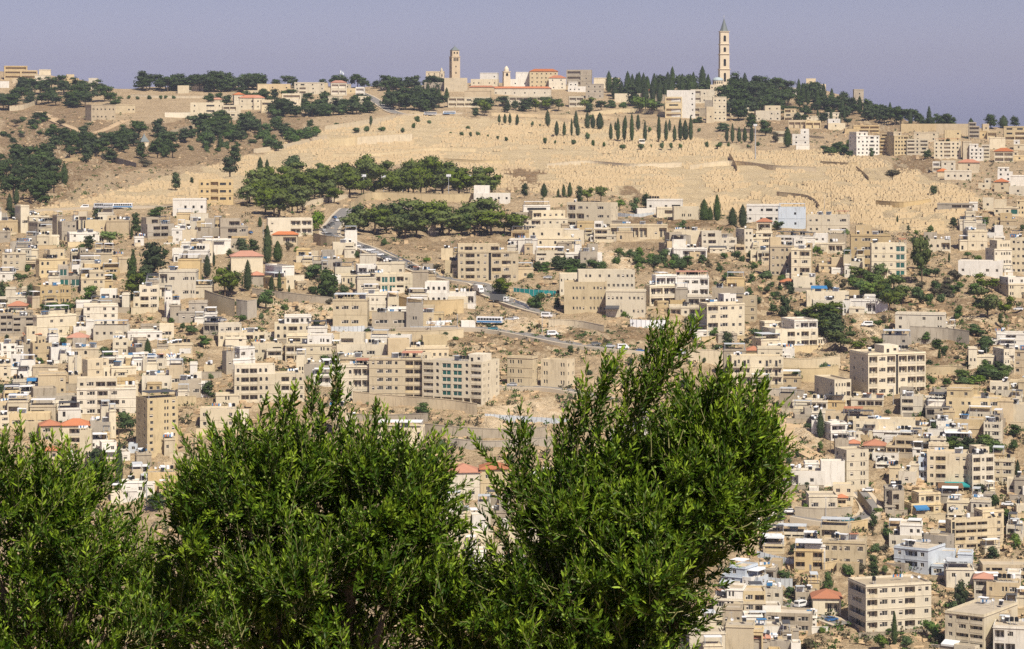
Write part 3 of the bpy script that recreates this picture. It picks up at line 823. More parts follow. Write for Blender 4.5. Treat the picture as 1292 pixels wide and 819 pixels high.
        if near and 'z' not in opts.split():
            for me, nm, p in ((SOLAR, 'solar_heater', .6), (DISH, 'satellite_dish', .6), (SOLAR, 'solar_heater', .35), (DISH, 'satellite_dish', .35), (AERIAL, 'aerial', .6), (rr.choice(LAUNDRY), 'washing_line', .4), (rr.choice(SHACK), 'roof_shelter', .5 if w > 6 else 0), (rr.choice(SHACK), 'roof_shelter', .25 if w > 9 else 0)):
                if rr.random() < p:
                    q = spot(); put(nm, me, roof_o, (q[0], q[1], q[2] + .7 if False else q[2] + .68), rr.uniform(-.3, .3))

def house(x0, x1, yt, yb, n, pat, opts, label, prev=None):
    cx = (x0 + x1) / 2
    rr = random.Random(int(x0 * 131 + yt * 977))
    yb = max(yb, ridge(cx) + 1.0)
    D = DG(cx, yb); W = (x1 - x0) / F * D; H = max((yb - yt) / F * D, 2.6)
    P = at(cx, yb, D)
    toks = opts.split(); vis = None; s = 0; spat = 'w.w'; ck = 'cream'
    for t in toks:
        if t[0] in 'LR' and t[1:].isdigit(): vis = t[0]; s = int(t[1:]) / 100
        if t in KEY: ck = KEY[t]
        if t[0] == 'S': spat = t[1:]
    if ck == 'cream' and not any(t in KEY for t in toks):
        ck = rr.choice(('cream', 'pale')) if label else rr.choice(('cream', 'cream', 'cream', 'pale', 'pale', 'pale', 'tan', 'grey') + (('white',) if n <= 2 and W < 16 else ()))
    if n > 1:
        pass
    az = -math.atan2(P.x, P.y)
    if vis:
        th = R(24 + rr.uniform(-3, 3)); w = (1 - s) * W / math.cos(th); d = max(4.0, min(26.0, s * W / math.sin(th)))
        yaw = th if vis == 'L' else -th
        off = (s * W / 2) * (1 if vis == 'L' else -1)
        # the front's middle is beside the middle of the whole outline
    else:
        yaw = R(rr.uniform(-7, 7)); w = W / math.cos(yaw); d = rr.uniform(8.5, 13) if n > 1 else rr.uniform(6, 11); off = 0
        d = min(d, max(w * 1.1, 5))
        vis = 'L' if yaw > 0 else 'R'
    rz = az + yaw
    near = D < 1480
    nm = 'shed' if (n == 1 and W < 7 and pat.strip('.b') == '') else ('apartment_block' if n >= 4 else 'stone_house')
    if prev is None:
        root = empty(nm, P + Vector((off, 0, 0)), rz)
        wp = 'wall'; cxl = yl = 0.0
    else:
        root, prz, pp = prev
        q = (P + Vector((off, 0, 0)) - pp); c, s_ = math.cos(-prz), math.sin(-prz)
        cxl, yl = q.x * c - q.y * s_, q.x * s_ + q.y * c
        dz = q.z; wp = 'wing'
    if prev is None:
        block(root, wp, 0, 0, w, d, H, n, pat, spat, opts, ck, near, rr, vis)
        HOUSES.append(dict(o=root, x=cx, y=(yt + yb) / 2, n=n, ck=ck, pat=pat, toks=toks, label=label, name=nm, W=W, yt=yt, yb=yb, wp=x1 - x0))
        return (root, rz, P + Vector((off, 0, 0)))
    # a wing keeps its own heading and height: a holder turns it
    i0 = len(CREATED)
    block(root, wp, 0, 0, w, d, H, n, pat, spat, opts, ck, near, rr, vis)
    mt = Matrix.Translation((cxl, yl, dz)) @ Matrix.Rotation(rz - prz, 4, 'Z')
    for ch in CREATED[i0:]:
        if ch.parent is root:
            ch.matrix_basis = mt @ Matrix.LocRotScale(ch.location, ch.rotation_euler, ch.scale)
    return prev
# ------------------------------------------------------------------ the houses: x0 x1 top base storeys pattern options # label; one G and one T front have shade put into their colour
HT = '''
T 0 260 5.85
0 130 105 205 1 .w. T
0 75 185 262 1 w
155 362 72 195 1 .w. L30
215 432 115 210 2 b.w G L30
430 562 115 240 2 .ww L20
560 642 105 200 1 w G
630 800 105 205 1 .w
785 950 105 205 1 .. hL
515 732 195 285 2 w.w W
235 372 215 310 1 ww t
78 236 265 335 1 .b G
18 190 345 490 3 www. t
192 278 315 410 1 . 
272 495 325 520 3 aa..a L9 t # three-storey stone house with round-topped windows and black tanks, facing the far town edge
527 592 340 430 1 b
590 692 345 440 1 ww hL
690 835 345 420 1 ..
625 892 425 500 1 .Wb.w
828 900 360 440 1 .
600 772 480 640 3 w.ww
430 602 440 600 2 GG G # grey house front of green-glazed balconies below the round-windowed house
993 1062 225 290 1 w W
1040 1285 82 240 3 .bb. L20 G
243 522 590 735 2 wbwdw L20 T # low tan block with two stacked loggias above a row of dark shrubs
38 205 605 730 2 .w.
0 102 485 550 1 w. W cW
60 192 735 785 1 b r
618 868 730 890 3 w.ww z # plain tan house of flat front beside the white corrugated shed
1028 1172 590 770 3 bW P
1083 1292 515 650 2 .WbW P
563 738 700 765 1 . W z # white corrugated shed on a terrace beside a plain tan house
730 912 690 770 1 ..b G
558 652 760 840 1 . T
0 110 790 850 1 w. T
380 530 800 850 1 .. P
T 0 390 5.85
250 562 40 205 2 .ww. L8 
0 96 35 180 3 bb G
95 248 50 180 3 b.b G
183 302 185 250 1 b r
498 645 210 300 1 .b r
543 645 130 215 1 w W
690 948 120 225 1 wwwww cS
943 1195 160 235 1 w.ww W
833 948 225 340 2 ww
943 1115 220 355 2 w. L35 G
1205 1292 260 350 1 ww P
8 128 255 350 2 ww W
124 248 260 340 1 .w
243 382 250 380 2 w.w hC
378 525 280 380 1 .wa W
518 745 285 360 1 wa.
505 602 350 460 1 .
608 803 370 500 2 .ww L20 z # tan cube house with a white painted ground storey and two windows
858 1055 350 425 1 ..w
1055 1230 365 450 1 .w
1228 1292 355 410 1 . W
78 175 340 410 1 w.
0 78 405 510 2 w
75 205 430 490 1 w
243 425 415 485 1 ... T
823 1005 420 500 1 .ww. P
1048 1265 490 610 1 w.w P
283 485 475 640 2 ...w T z # blank tall tan wall of a house above the dark shed roofs
98 205 525 610 1 w P
198 292 555 615 1 . tpB@0-1 W # small white hut under a dark blue sheet
28 248 610 670 1 b. W cW
248 575 580 710 2 ..ww G
570 1000 515 790 4 wWbbw. P # half-open four-storey concrete frame house with deep dark bays
508 595 490 570 1 . T
58 265 655 760 2 .wW
0 112 690 810 2 ww
143 238 730 780 1 b
223 358 755 840 1 ww P
T 0 500 5.85
72 365 125 245 1 WWW # long low house with three wide windows behind the olive leaves
470 602 115 160 1 b r
300 442 215 340 2 W. r
445 655 215 360 2 .b. r # house with the broad red hipped roof above the olive tree
588 675 250 470 2 ...
668 815 190 330 1 .. u
638 795 320 395 1 w. W cW
758 960 345 490 2 .ww
948 1015 350 410 1 w B z # tiny pale blue hut beside the foot of the tower block
1008 1118 420 520 1 . G
973 1105 560 610 1 b W cW
903 1080 625 730 1 ww W
1093 1292 560 700 2 ..w
818 905 695 790 1 . P cW
1213 1292 310 420 1 w.
318 432 400 470 1 .w r
488 565 430 530 1 .
0 72 140 240 2 W
T 0 420 3.9
670 876 318 590 8 w.dw L27 Sdw cK@0.03-.97 z # slender eight-storey tan tower block with a dark glazed top
985 1160 375 470 2 w..w P
T 210 230 5.85
238 492 -20 150 3 awbWa T # tan three-storey house with arched windows beneath the burial slope
48 292 120 230 1 .aaa W
40 132 340 450 2 w W
108 302 285 370 1 .bw.w
118 232 350 450 1 ..
283 402 270 410 2 ... G
398 602 270 440 3 .bW
98 238 440 530 1 .w
43 168 490 580 1 w. W
158 305 500 610 1 ..w W
228 475 420 520 1 ... W
478 712 545 665 1 .. r P # house with a wide red hipped roof among dark cypresses
723 1018 615 770 2 ww.w.w L45
748 1078 265 390 2 w..bb P z # pale house with corner balconies and a white rooftop tank, below the pine grove
783 965 385 460 1 .b r
618 722 685 760 1 . r
-55 215 650 860 2 bW.Wd P # pale two-storey house with broad dark window, left of the stone ramp
1138 1292 570 650 1 ..b G
958 1115 545 610 1 .w
T 210 360 5.85
88 297 120 270 2 www G # grey concrete house with a row of three small square windows
0 102 110 250 2 W W
273 405 275 355 1 bbb G cK
383 745 285 420 2 wWWwbwb # long two-storey row with wide windows and parked cars on its roof
798 1068 225 410 3 aabaa t # three-storey house of arched windows with black tanks lined up on the roof
878 1218 370 570 3 bb.w.dw P # pale three-storey house with long paired balconies beside a round dark tree
448 655 455 630 2 .W.w W L22 # bright white two-storey house with a blank side wall
638 855 430 530 1 ww.b
0 190 430 520 1 W.W
503 1018 590 860 4 abbaa..bbw # broad four-storey block with arched windows and balconies behind the left olive tree
1018 1165 580 690 1 ... G
1148 1285 585 650 1 b W cW
1088 1220 655 740 1 b W cW
95 255 700 840 1 w.W
278 355 590 660 1 .
0 105 540 600 1 .. W
T 420 290 5.85
0 157 95 195 1 ..b
38 325 260 410 2 BBBbW
298 525 240 345 1 .aw.w P
293 605 325 460 2 bGGbw. P # house with a row of green-glazed windows on two floors
588 705 300 490 2 ..w
678 1045 385 555 2 aaaaa.Wb W # white house with a row of arched windows and a corner terrace
923 1370 105 375 5 wbww|bbw # five-storey block split by a dark glazed stair strip
0 253 510 730 2 wWW. cS # house with a pale sheet canopy on top, above the level road
238 418 470 620 2 .ww.w P
288 565 610 730 1 WW G
568 745 610 700 1 w..w
800 885 140 210 1 .
828 935 230 340 1 .b
948 1052 675 730 1 . W z # white container hut at the roadside
T 420 420 5.85
28 443 85 195 1 w.WW.w
538 855 105 205 1 .ab.www
38 235 180 250 1 bbb T
58 282 240 500 3 .abb cR@0.5-.97 # three-storey house with a small red canopy and shop front
268 665 185 505 5 wWWw.bb cR@0.6-.98 # five-storey block with a red-tiled roof shelter and stacked balconies
658 1232 205 520 6 bagGab R23 Sdw.w o hR # long six-storey block with columns of green glazing and open ground floor
0 98 545 780 4 ddd T # tan block of paired narrow windows rising behind olive sprigs
93 175 620 720 1 b
310 665 700 880 2 bbb.a P cW
T 640 410 3.9
0 150 155 302 3 dd. R18 z # left one of two plain stone cubes on the bare slope
165 332 170 306 3 d.d R22 z # right one of two plain stone cubes on the bare slope
545 690 505 600 2 ww W
T 640 600 3.9
120 215 5 50 1 w W
T 630 230 5.85
328 575 118 165 1 ... T
83 505 210 380 3 wwbwwww P L12 # wide pale three-storey house below the pines with two tall loggia bays
498 875 150 345 3 bbw.Ww R14 P # pale block with stacked dark loggias in front of the burial slope
178 375 168 225 1 W W cW
508 705 290 410 2 ww.. T
698 805 290 440 3 b P
88 265 355 430 1 b. cK
218 580 345 480 2 aa.aaW P # pale two-storey house with arched windows above a dark shelter
818 1242 310 420 1 b.wbbwwb
1178 1350 370 530 2 www.w L25 G
138 275 415 520 1 w W
268 485 510 590 2 b.b P cW
488 605 520 600 1 Wb
598 725 510 610 1 ww
1088 1350 125 215 1 w.wW W t
1018 1195 195 240 1 . W
1163 1295 185 270 1 .b P
T 640 230 3.9
280 490 490 645 3 ..wwww.wwwww z # stepped stone school building with rows of small square windows
+258 352 450 560 2 wwwwww z P
+350 628 432 625 4 .wwww.wwwwww z
+485 678 530 665 2 wwww.wwww awK@0-.35 z
678 835 455 610 3 bb P L15
826 992 462 565 2 .WWb cR W # white house with a long red roof canopy above two dark windows
798 1008 560 665 2 bwbb
1008 1165 520 620 1 a.ww t
943 1168 595 765 4 bWww L18 P # four-storey pale house with a blank side wall, behind the tip of the right olive tree
1158 1222 560 690 3 .w
0 40 310 480 2 .
T 850 230 5.85
0 225 355 495 2 ww.w P
0 245 485 560 1 .bb W
208 465 360 515 3 wb.wW P awK@.2-.7
458 585 345 510 3 ww L50
573 725 365 500 3 wb
618 725 500 590 1 bb
538 785 165 300 2 w.wWw W
613 720 290 350 1 b r P
773 975 185 340 2 ..w. B cS # pale blue-washed house with grey sheet canopies at the cemetery edge
983 1285 240 380 2 ww.w.W cR@.72-1 # house with a small red canopy at the top corner beneath the burial slope
713 890 410 700 5 wwwa. T # tall tan house of small windows joined to an arcaded annex
868 1010 490 740 4 ab P
753 995 395 440 1 bbbb cK W
888 1035 415 520 2 WW W
1028 1250 380 520 2 ww.bb P
1073 1292 560 660 2 ww.. T
883 1045 700 790 1 ..w P
793 898 735 775 1 b r
0 190 180 290 1 .dd. P
T 1072 230 5.85
10 300 385 650 4 wWw. 
+163 418 450 700 4 wwwG cR@.8-1 
0 92 590 680 1 d P
578 745 425 510 1 aab P
808 928 215 340 2 ww.a P
998 1135 320 430 2 w.w
873 1015 355 500 2 ww
983 1055 115 200 1 w
1068 1245 130 240 2 w.wG
1113 1230 230 330 2 w
1233 1292 130 245 3 ww
648 905 155 200 1 ..bb G
883 945 145 205 1 w W
803 1115 580 700 1 w..ww W z # long low white house under the tall white blocks
1003 1195 430 680 4 w.wwdw L35 P # tall white block with a shaded grey side, above the long low white house
1188 1340 410 680 5 wwww P # tallest white block at the edge of town, beside its shorter twin
1103 1340 700 850 3 d.ww P L30
T 850 360 5.85
648 1065 255 460 3 w.bwbb P L25 # terraced three-storey white house with two cars in front
428 808 525 740 3 RR.wRR P # pale house with long dark-railed balconies above a bank
538 655 480 530 1 . r
713 892 465 540 1 b. W
983 1292 45 150 1 .w. P tpB@.1-.5 # pale house with a bright blue roof tarpaulin
+1030 1292 110 210 1 ..b.b P
T 1072 360 5.85
0 205 105 210 1 w.b W # white house with a small red canopy beside the parked white van
338 695 205 345 2 w..w.d P z # isolated flat pale house on a high grey retaining wall
+643 745 290 345 1 dw P
245 455 370 450 1 ww G cS
0 560 495 820 4 bWb|bbb L25 Sww hC # big four-storey block with dark balcony bands and a shaded side
928 1070 515 615 1 .w P
1058 1220 470 655 3 ww.. P L50
1208 1340 480 660 3 ww
1088 1292 350 450 2 .b. W
1038 1175 715 800 1 WWW P
T 960 480 7.447
503 848 -10 255 3 wwwwb L55 z # tan three-storey corner house with evenly spaced small windows
848 1150 165 260 1 .bbb P
298 622 185 280 1 ..bb P
318 485 260 390 2 .w G
478 602 290 440 1 w
478 570 375 520 1 . W
598 955 310 400 1 aa.b cR@.5-1
588 875 395 570 2 bw W L25
868 1105 385 540 2 www P
698 825 555 710 1 ..
818 925 590 670 1 b r
973 1165 610 700 1 bb r # house with a rounded red hipped roof over a dark veranda
700 1012 650 1015 4 wd L34 z # tall tan house with a windowless shaded side, above the parked white car
1048 1292 680 750 1 Bw W
1078 1205 770 840 1 b W
T 1122 480 7.447
108 312 150 310 2 b. P
353 545 165 260 1 wWW W
343 592 245 350 1 bw G
538 1030 80 350 3 w.ww.WW # wide three-storey house over dark open garages
1118 1340 0 180 2 ..w
1023 1165 180 410 2 ... T z # blank tan house wall beside the wide house with garages
1153 1340 225 420 2 .w
443 605 380 480 1 w.w W
518 685 455 565 1 wdw W # small bright white house with square windows on two steps
598 895 365 480 1 ... T
888 1045 390 610 3 dW P
-340 412 365 510 2 .....w P
-150 215 470 545 1 .bb W
-30 235 540 700 2 bbb T
233 405 545 670 2 bb
388 530 540 700 2 ww P
518 785 555 610 1 .b G cW
T 1122 580 7.447
358 745 -60 280 4 wb.ww awT@.42-1.1 # four-storey house with a long teal awning
738 985 -50 300 4 bwb L18
978 1165 0 230 3 wW P
273 365 -20 190 2 B B
0 95 60 230 1 .w
88 245 110 240 1 w
-20 140 290 500 2 b. L30 G
133 485 310 520 2 .wbw L22 awB@.05-.5 # house with a blue-striped shop awning on its lower floor
543 775 385 505 1 ww P
768 945 380 500 1 aaa P
458 700 300 390 1 . tpN@0-1 T # house under a dark brown sheet shelter below the teal awning
0 305 600 840 2 w.ww
378 550 730 850 1 ... W
533 1065 555 850 4 |bbb.w L10 # four-storey stone house with wide white balcony bands, near the bottom houses
548 695 500 570 1 b
1178 1340 170 340 1 w. G
1198 1340 430 510 1 . P
1100 1292 620 720 1 b. 
T 960 580 7.447
453 718 330 500 1 W.W P z # small square tan house with a white hut on its roof
+455 545 262 340 1 . W z
678 868 240 420 2 ww z
713 808 355 440 1 b r
1168 1340 260 480 2 b. G
233 605 105 260 1 b.w.
-100 205 610 710 1 bW P
143 435 680 750 1 bb P cS
398 525 740 820 1 b W cW
20 215 790 850 1 b W cW
588 805 735 800 1 .w W cW
T 870 680 5.89
548 705 40 95 1 b cW
778 995 75 230 2 b.b T cW
983 1300 15 215 2 WWwW.W # long tan house with wide barred windows over a bare slope
238 515 200 350 2 ww. B R38 # pale blue house with a blank grey end wall, close to the right olive tree
178 395 365 610 3 Wd. P
328 565 390 630 3 bWb
+553 685 370 540 2 ww P
468 635 215 310 1 b G
788 955 395 500 1 WW G
918 1125 440 570 1 .b r
558 905 550 700 2 WbW G z # round-cornered grey house with an empty flat roof, below the white minibus
868 945 570 660 2 ww W
448 695 650 760 1 ... W
268 475 640 850 2 ...
0 265 690 850 1 ... P u
458 595 735 850 1 . r
588 765 760 850 1 ...
T 1070 680 5.82
0 610 325 670 4 bWwwbww L22 Sb # large four-storey stone block behind a single dark cypress
338 720 60 225 2 wbw B R35 S... # two-storey light blue house with a grey windowless end
+430 612 -5 90 1 www P
613 895 190 285 1 WWww B # low pale blue house with a row of wide windows
888 1340 190 310 2 .wbw.W T
928 1055 290 490 3 b r # narrow house with a small red roof and three stacked porches
1018 1255 320 500 2 w.dW T
713 1245 540 810 4 wbb R47 S... awW@.0-.4 # four-storey house with a long grey blank side and a white awning
1068 1340 640 850 2 bb.w W
T 1030 140 4.931
203 392 130 275 6 wwwbw W L25 # six-storey pale slab block, left half of a long pair
386 442 140 270 6 b
438 572 130 276 6 wwwb L35 # six-storey pale slab block, right half of a long pair
563 695 175 272 4 bwb
178 392 90 138 2 ..bb u
608 755 130 190 2 w.w
733 895 190 292 4 wwbww cR # four-storey block with a thin red roof edge near the skyline
798 898 120 192 2 w.w
748 965 80 145 1 ...... T
528 765 80 130 1 ..... T
948 1015 70 170 4 b G
1008 1075 80 170 2 w
1063 1125 125 175 1 b
1078 1175 165 235 1 .
1168 1300 95 185 3 bb
913 965 190 300 3 .
953 1035 205 305 4 www W
1028 1078 210 300 4 b
1108 1225 250 320 2 bb r
1228 1300 180 240 2 w
1223 1300 250 310 2 w
883 1005 320 380 2 w r
723 785 315 380 2 b
753 825 375 410 1 . r
778 865 310 380 2 ww
798 965 370 430 1 wwww
1008 1080 420 485 2 w
1128 1215 350 440 3 ww W
1208 1300 400 470 1 .
1108 1195 440 495 2 w r
1200 1300 470 520 1 w
T 520 50 5.383
93 215 215 305 3 www
83 215 290 345 1 ww
218 375 260 355 2 ...
398 580 225 315 2 ww.ww # pale flat-roofed house beside the square stone tower
388 555 322 375 1 dd r
528 940 330 385 1 wwwwww r # long low building with one red tiled roof, on the skyline
798 990 215 330 4 wwwwww r # four-storey cream building with a red hipped roof on the skyline
928 1045 260 340 3 ww r
1048 1215 205 295 3 bw G
1058 1180 285 355 2 www. W
1178 1300 300 400 3 www G
658 805 220 320 2 ww W
243 528 390 460 2 bbbbb P z # long two-storey hotel of repeated arches above the cemetery
+610 945 385 460 2 bbbbbbb P z
+1065 1165 385 460 2 bb P z
355 530 345 400 1 .. T
T 820 10 4.817
103 275 500 670 5 ..w.w W
93 195 540 670 4 b
193 305 570 670 3 bb
248 395 495 580 2 bw.
288 395 560 660 2 ww
383 465 540 690 4 www
453 515 550 630 3 .
343 390 600 700 1 w
488 645 605 660 2 b
T 900 80 6.3
338 535 335 460 3 w.ww P
138 265 355 415 1 W
563 710 360 460 3 bww
598 745 450 525 1 bbb
733 855 455 525 1 bb
738 1005 390 450 2 wwwww
913 1050 440 515 2 w
628 760 520 650 3 ww W
488 605 540 630 1 b
598 865 195 250 1 wwwww W
738 895 120 200 2 w # lone house on the wooded skyline between two cypresses
1118 1195 205 280 2 w
658 765 640 690 1 .
T 740 60 6.3
223 505 365 440 1 ...w
358 415 345 375 1 . r
468 550 345 390 1 . r
538 635 375 430 1 .
58 265 240 295 1 ... P
T 0 75 7.447
43 350 60 190 3 bb
118 225 180 220 1 .
628 740 140 220 2 .w
833 945 175 280 2 ww
368 475 95 160 1 .
0 85 205 270 1 . W
328 475 145 210 1 .
803 1085 425 570 2 dwwwww L20 T # long two-storey stone building with repeated openings on the scrub hill
1083 1270 425 505 1 ...ww
T 160 75 7.447
578 725 215 300 2 bb r # brown villa with a red roof among the skyline pines
723 835 210 280 1 ww
478 585 245 320 1 .
598 905 405 560 3 w.Ww P # white terraced house above the wooded garden slope
798 895 375 410 1 . r
588 755 540 590 1 www
903 1070 430 550 2 bbw P
1008 1105 330 430 2 w r
1058 1295 360 470 2 w.w.w r
1098 1265 290 350 1 ...
T 320 75 7.447
143 345 230 350 2 w.w
383 665 215 330 3 wb.w.w # long three-storey cream block on the skyline, left of the flag
658 735 220 320 2 .
728 875 218 340 2 bb r # house with a bright red hipped roof under the flagpole
858 965 230 320 2 w
958 1040 260 355 2 b
0 78 360 470 2 w r
73 195 380 500 1 b
268 445 320 440 2 b
0 125 290 350 1 .
698 835 340 480 1 a
983 1085 345 460 1 .
38 155 230 320 1 .
T 320 60 3.9
1083 1262 680 760 2 ..www W
1070 1205 750 800 1 wwww
925 1005 820 875 1 ww P
630 705 165 205 1 b P
T 380 240 6.823
778 1012 145 240 1 WWWWW G # grey school hall with a strip of large windows behind the pines
+945 1180 110 165 1 ... W
1090 1160 290 360 1 .. 
T 0 0 1
568 606 596 630 2 .w r # house with a low red roof in the gap between the two larger olive trees
606 640 592 624 2 w. r
560 598 630 664 2 ww
596 622 650 692 2 w. P
616 644 627 664 2 .w
586 614 694 732 2 w. W
620 650 690 730 2 w.d
566 590 666 700 2 w
642 674 650 690 2 ww P
598 634 735 775 2 .w
545 575 700 740 2 w.
'''
def parse_houses():
    ox = oy = 0; s = 1; prev = None
    for ln in HT.strip().splitlines():
        lab = None
        if '#' in ln: ln, lab = ln.split('#', 1); lab = lab.strip()
        if ln.startswith('T '):
            ox, oy, s = (float(q) for q in ln.split()[1:]); continue
        wing = ln.startswith('+')
        f = ln.lstrip('+').split()
        x0, x1, yt, yb = (float(q) for q in f[:4]); n = int(f[4]); pat = f[5].replace('g', 'G'); op = ' '.join(f[6:])
        r = house(ox + x0 / s, ox + x1 / s, oy + yt / s, oy + yb / s, n, pat, op, lab, prev if wing else None)
        if not wing: prev = r
parse_houses()
# ------------------------------------------------------------------ tree part meshes (unit height, unit width), each kind in several shapes
def ellipsoid_shell(c, r, n, inner=0.6):
    d = NR.normal(0, 1, (n, 3)); d /= np.linalg.norm(d, axis=1, keepdims=True)
    rad = NR.uniform(inner, 1.0, (n, 1)) ** 0.5
    return np.array(c) + d * rad * np.array(r), d
def core(c, r):
    """a rough inner body so that light does not pass straight through"""
    u = np.linspace(0, 2 * np.pi, 9)[:-1]; v = np.linspace(-1.2, 1.2, 5)
    V = []; Fc = []
    for j in v:
        for i in u:
            k = 0.62 + NR.uniform(-.08, .08)
            V.append((c[0] + r[0] * k * np.cos(j) * np.cos(i), c[1] + r[1] * k * np.cos(j) * np.sin(i), c[2] + r[2] * k * np.sin(j)))
    for a in range(4):
        for b in range(8): Fc.append((a * 8 + b, a * 8 + (b + 1) % 8, (a + 1) * 8 + (b + 1) % 8, (a + 1) * 8 + b))
    return np.array(V), np.array(Fc)
def crown_from_lobes(name, lobes, per, size, m, zs=1.0, jit=1.0):
    VV, FF = [], []; o = 0
    for c, r in lobes:
        n = int(per * (r[0] * r[2]) / 0.05) + 30
        p, d = ellipsoid_shell(c, r, n)
        V, f = leaf_quads(p, NR.uniform(.6, 1.25, n) * size, normal=d, jit=jit)
        VV.append(V); FF.append(f + o); o += len(V)
        V, f = core(c, r); VV.append(V); FF.append(f + o); o += len(V)
    return np_mesh(name, np.concatenate(VV), np.concatenate(FF), [M[m]])
def trunk_mesh(h, r, lobes, limbs=True, m='bark'):
    mb = MB()
    mb.tube([(0, 0, -.25), (.01, 0, h * .5), (0, .015, h)], [r, r * .8, r * .55], 0, 6)
    if limbs:
        for c, rr in lobes[:5]: mb.tube([(0, 0, h * .75), ((c[0]) * .55, c[1] * .55, (h * .75 + c[2]) / 2 + .02), (c[0], c[1], c[2])], [r * .5, r * .35, r * .2], 0, 5)
    return mb.mesh('trunk', [M[m]])
KINDS = {}
def make_kinds():
    for kind, m in (('pine', 'pine_leaf'), ('dpine', 'dark_leaf'), ('broad', 'broad_leaf'), ('dark', 'dark_leaf'), ('dry', 'dry_leaf'), ('light', 'light_leaf')):
        out = []
        for v in range(5):
            lobes = []
            if kind in ('pine', 'dpine'):
                for i in range(RNG.randint(7, 9)):
                    a = 2.4 * i + RNG.random(); q = 0.06 + .25 * math.sqrt(i / 9)
                    lobes.append(((q * math.cos(a), q * math.sin(a), RNG.uniform(.42, .84)), (RNG.uniform(.18, .27), RNG.uniform(.18, .27), RNG.uniform(.13, .19))))
                tr = trunk_mesh(.6, .032, lobes); per = 34; sz = .042
            elif kind == 'dark':
                for i in range(RNG.randint(7, 9)):
                    z = .22 + .62 * i / 8; q = .17 * (1 - z * .6); a = 2.4 * i + RNG.random()
                    lobes.append(((q * math.cos(a), q * math.sin(a), z + RNG.uniform(-.03, .05)), (RNG.uniform(.2, .29) * (1.15 - .5 * z), RNG.uniform(.2, .29) * (1.15 - .5 * z), RNG.uniform(.13, .18))))
                tr = trunk_mesh(.5, .03, lobes); per = 30; sz = .045
            else:
                for i in range(RNG.randint(7, 10)):
                    a = 2.4 * i + RNG.random(); q = .24 * math.sqrt((i + .3) / 9)
                    lobes.append(((q * math.cos(a), q * math.sin(a), RNG.uniform(.26, .78) - q * .35), (RNG.uniform(.17, .28), RNG.uniform(.17, .28), RNG.uniform(.15, .23))))
                tr = trunk_mesh(.4, .035, lobes); per = 30; sz = .05
            out.append((crown_from_lobes('crown', lobes, per, sz, m), tr))
        KINDS[kind] = out
    out = []
    for v in range(6):
        n = 1500; t = NR.random(n) ** .85
        prof = np.interp(t, [0, .06, .3, .6, .85, 1], [.22, .36, .48, .40, .20, .02]) * (1 + .16 * np.sin(t * 31 + v * 2) * np.sin(t * 13 + v))
        a = NR.random(n) * 2 * np.pi; q = prof * NR.uniform(.55, 1.0, n) ** .5
        p = np.stack([q * np.cos(a), q * np.sin(a), .06 + t * .94], 1)
        nm = np.stack([np.cos(a), np.sin(a), np.full(n, .35)], 1)
        V, f = leaf_quads(p, NR.uniform(.016, .034, n), up=1.0, normal=nm)
        # widen the leaf faces: the crown is squeezed sideways when it is placed
        k = 10; u = np.linspace(0, 2 * np.pi, 9)[:-1]; CV = []; CF = []
        for j in range(k):
            tt = j / (k - 1); rr = np.interp(tt, [0, .06, .3, .6, .85, 1], [.12, .25, .36, .29, .12, .01])
            for i in u: CV.append((rr * np.cos(i), rr * np.sin(i), .06 + tt * .9))
        for j in range(k - 1):
            for i in range(8): CF.append((j * 8 + i, j * 8 + (i + 1) % 8, (j + 1) * 8 + (i + 1) % 8, (j + 1) * 8 + i))
        V2 = np.concatenate([V, np.array(CV)]); F2 = np.concatenate([f, np.array(CF) + len(V)])
        mb = MB(); mb.tube([(0, 0, -.15), (0, 0, .3)], [.11, .08], 0, 6)
        out.append((np_mesh('crown', V2, F2, [M['dark_leaf']]), mb.mesh('trunk', [M['bark']])))
    KINDS['cypress'] = out
    out = []
    for v in range(4):
        lobes = [((RNG.uniform(-.22, .22), RNG.uniform(-.2, .2), RNG.uniform(.25, .6)), (RNG.uniform(.22, .32), RNG.uniform(.22, .32), RNG.uniform(.25, .36))) for i in range(6)]
        out.append((crown_from_lobes('crown', lobes, 26, .06, 'broad_leaf'), trunk_mesh(.35, .04, lobes, False)))
    KINDS['bush'] = out
make_kinds()
TREES = []
NAMES = {'pine': 'pine_tree', 'dpine': 'pine_tree', 'broad': 'broadleaf_tree', 'dark': 'evergreen_tree', 'dry': 'bare_tree', 'light': 'broadleaf_tree', 'cypress': 'cypress_tree', 'bush': 'bush'}
CATS = {'pine': 'tree', 'dpine': 'tree', 'broad': 'tree', 'dark': 'tree', 'dry': 'tree', 'light': 'tree', 'cypress': 'cypress', 'bush': 'bush'}
def tree(kind, px, py, h, w, label=None, group=None):
    py = max(py, ridge(px) + .6)
    D = DG(px, py); P = at(px, py, D); H = h / F * D; W = w / F * D
    me = RNG.choice(KINDS[kind])
    low = bool(group) and group.split()[0] in ('shrubs', 'hedge', 'scrub')
    r = empty('bush' if low else NAMES[kind], P + Vector((0, 0, -.25)), RNG.uniform(0, 6.28))
    put('crown', me[0], r, (0, 0, 0), 0, (W * 1.08, W * 1.08, H)); put('trunk', me[1], r, (0, 0, 0), 0, (W, W, H))
    TREES.append(dict(o=r, kind=kind, x=px, y=py - h / 2, h=h, w=w, label=label, group=group, low=low))

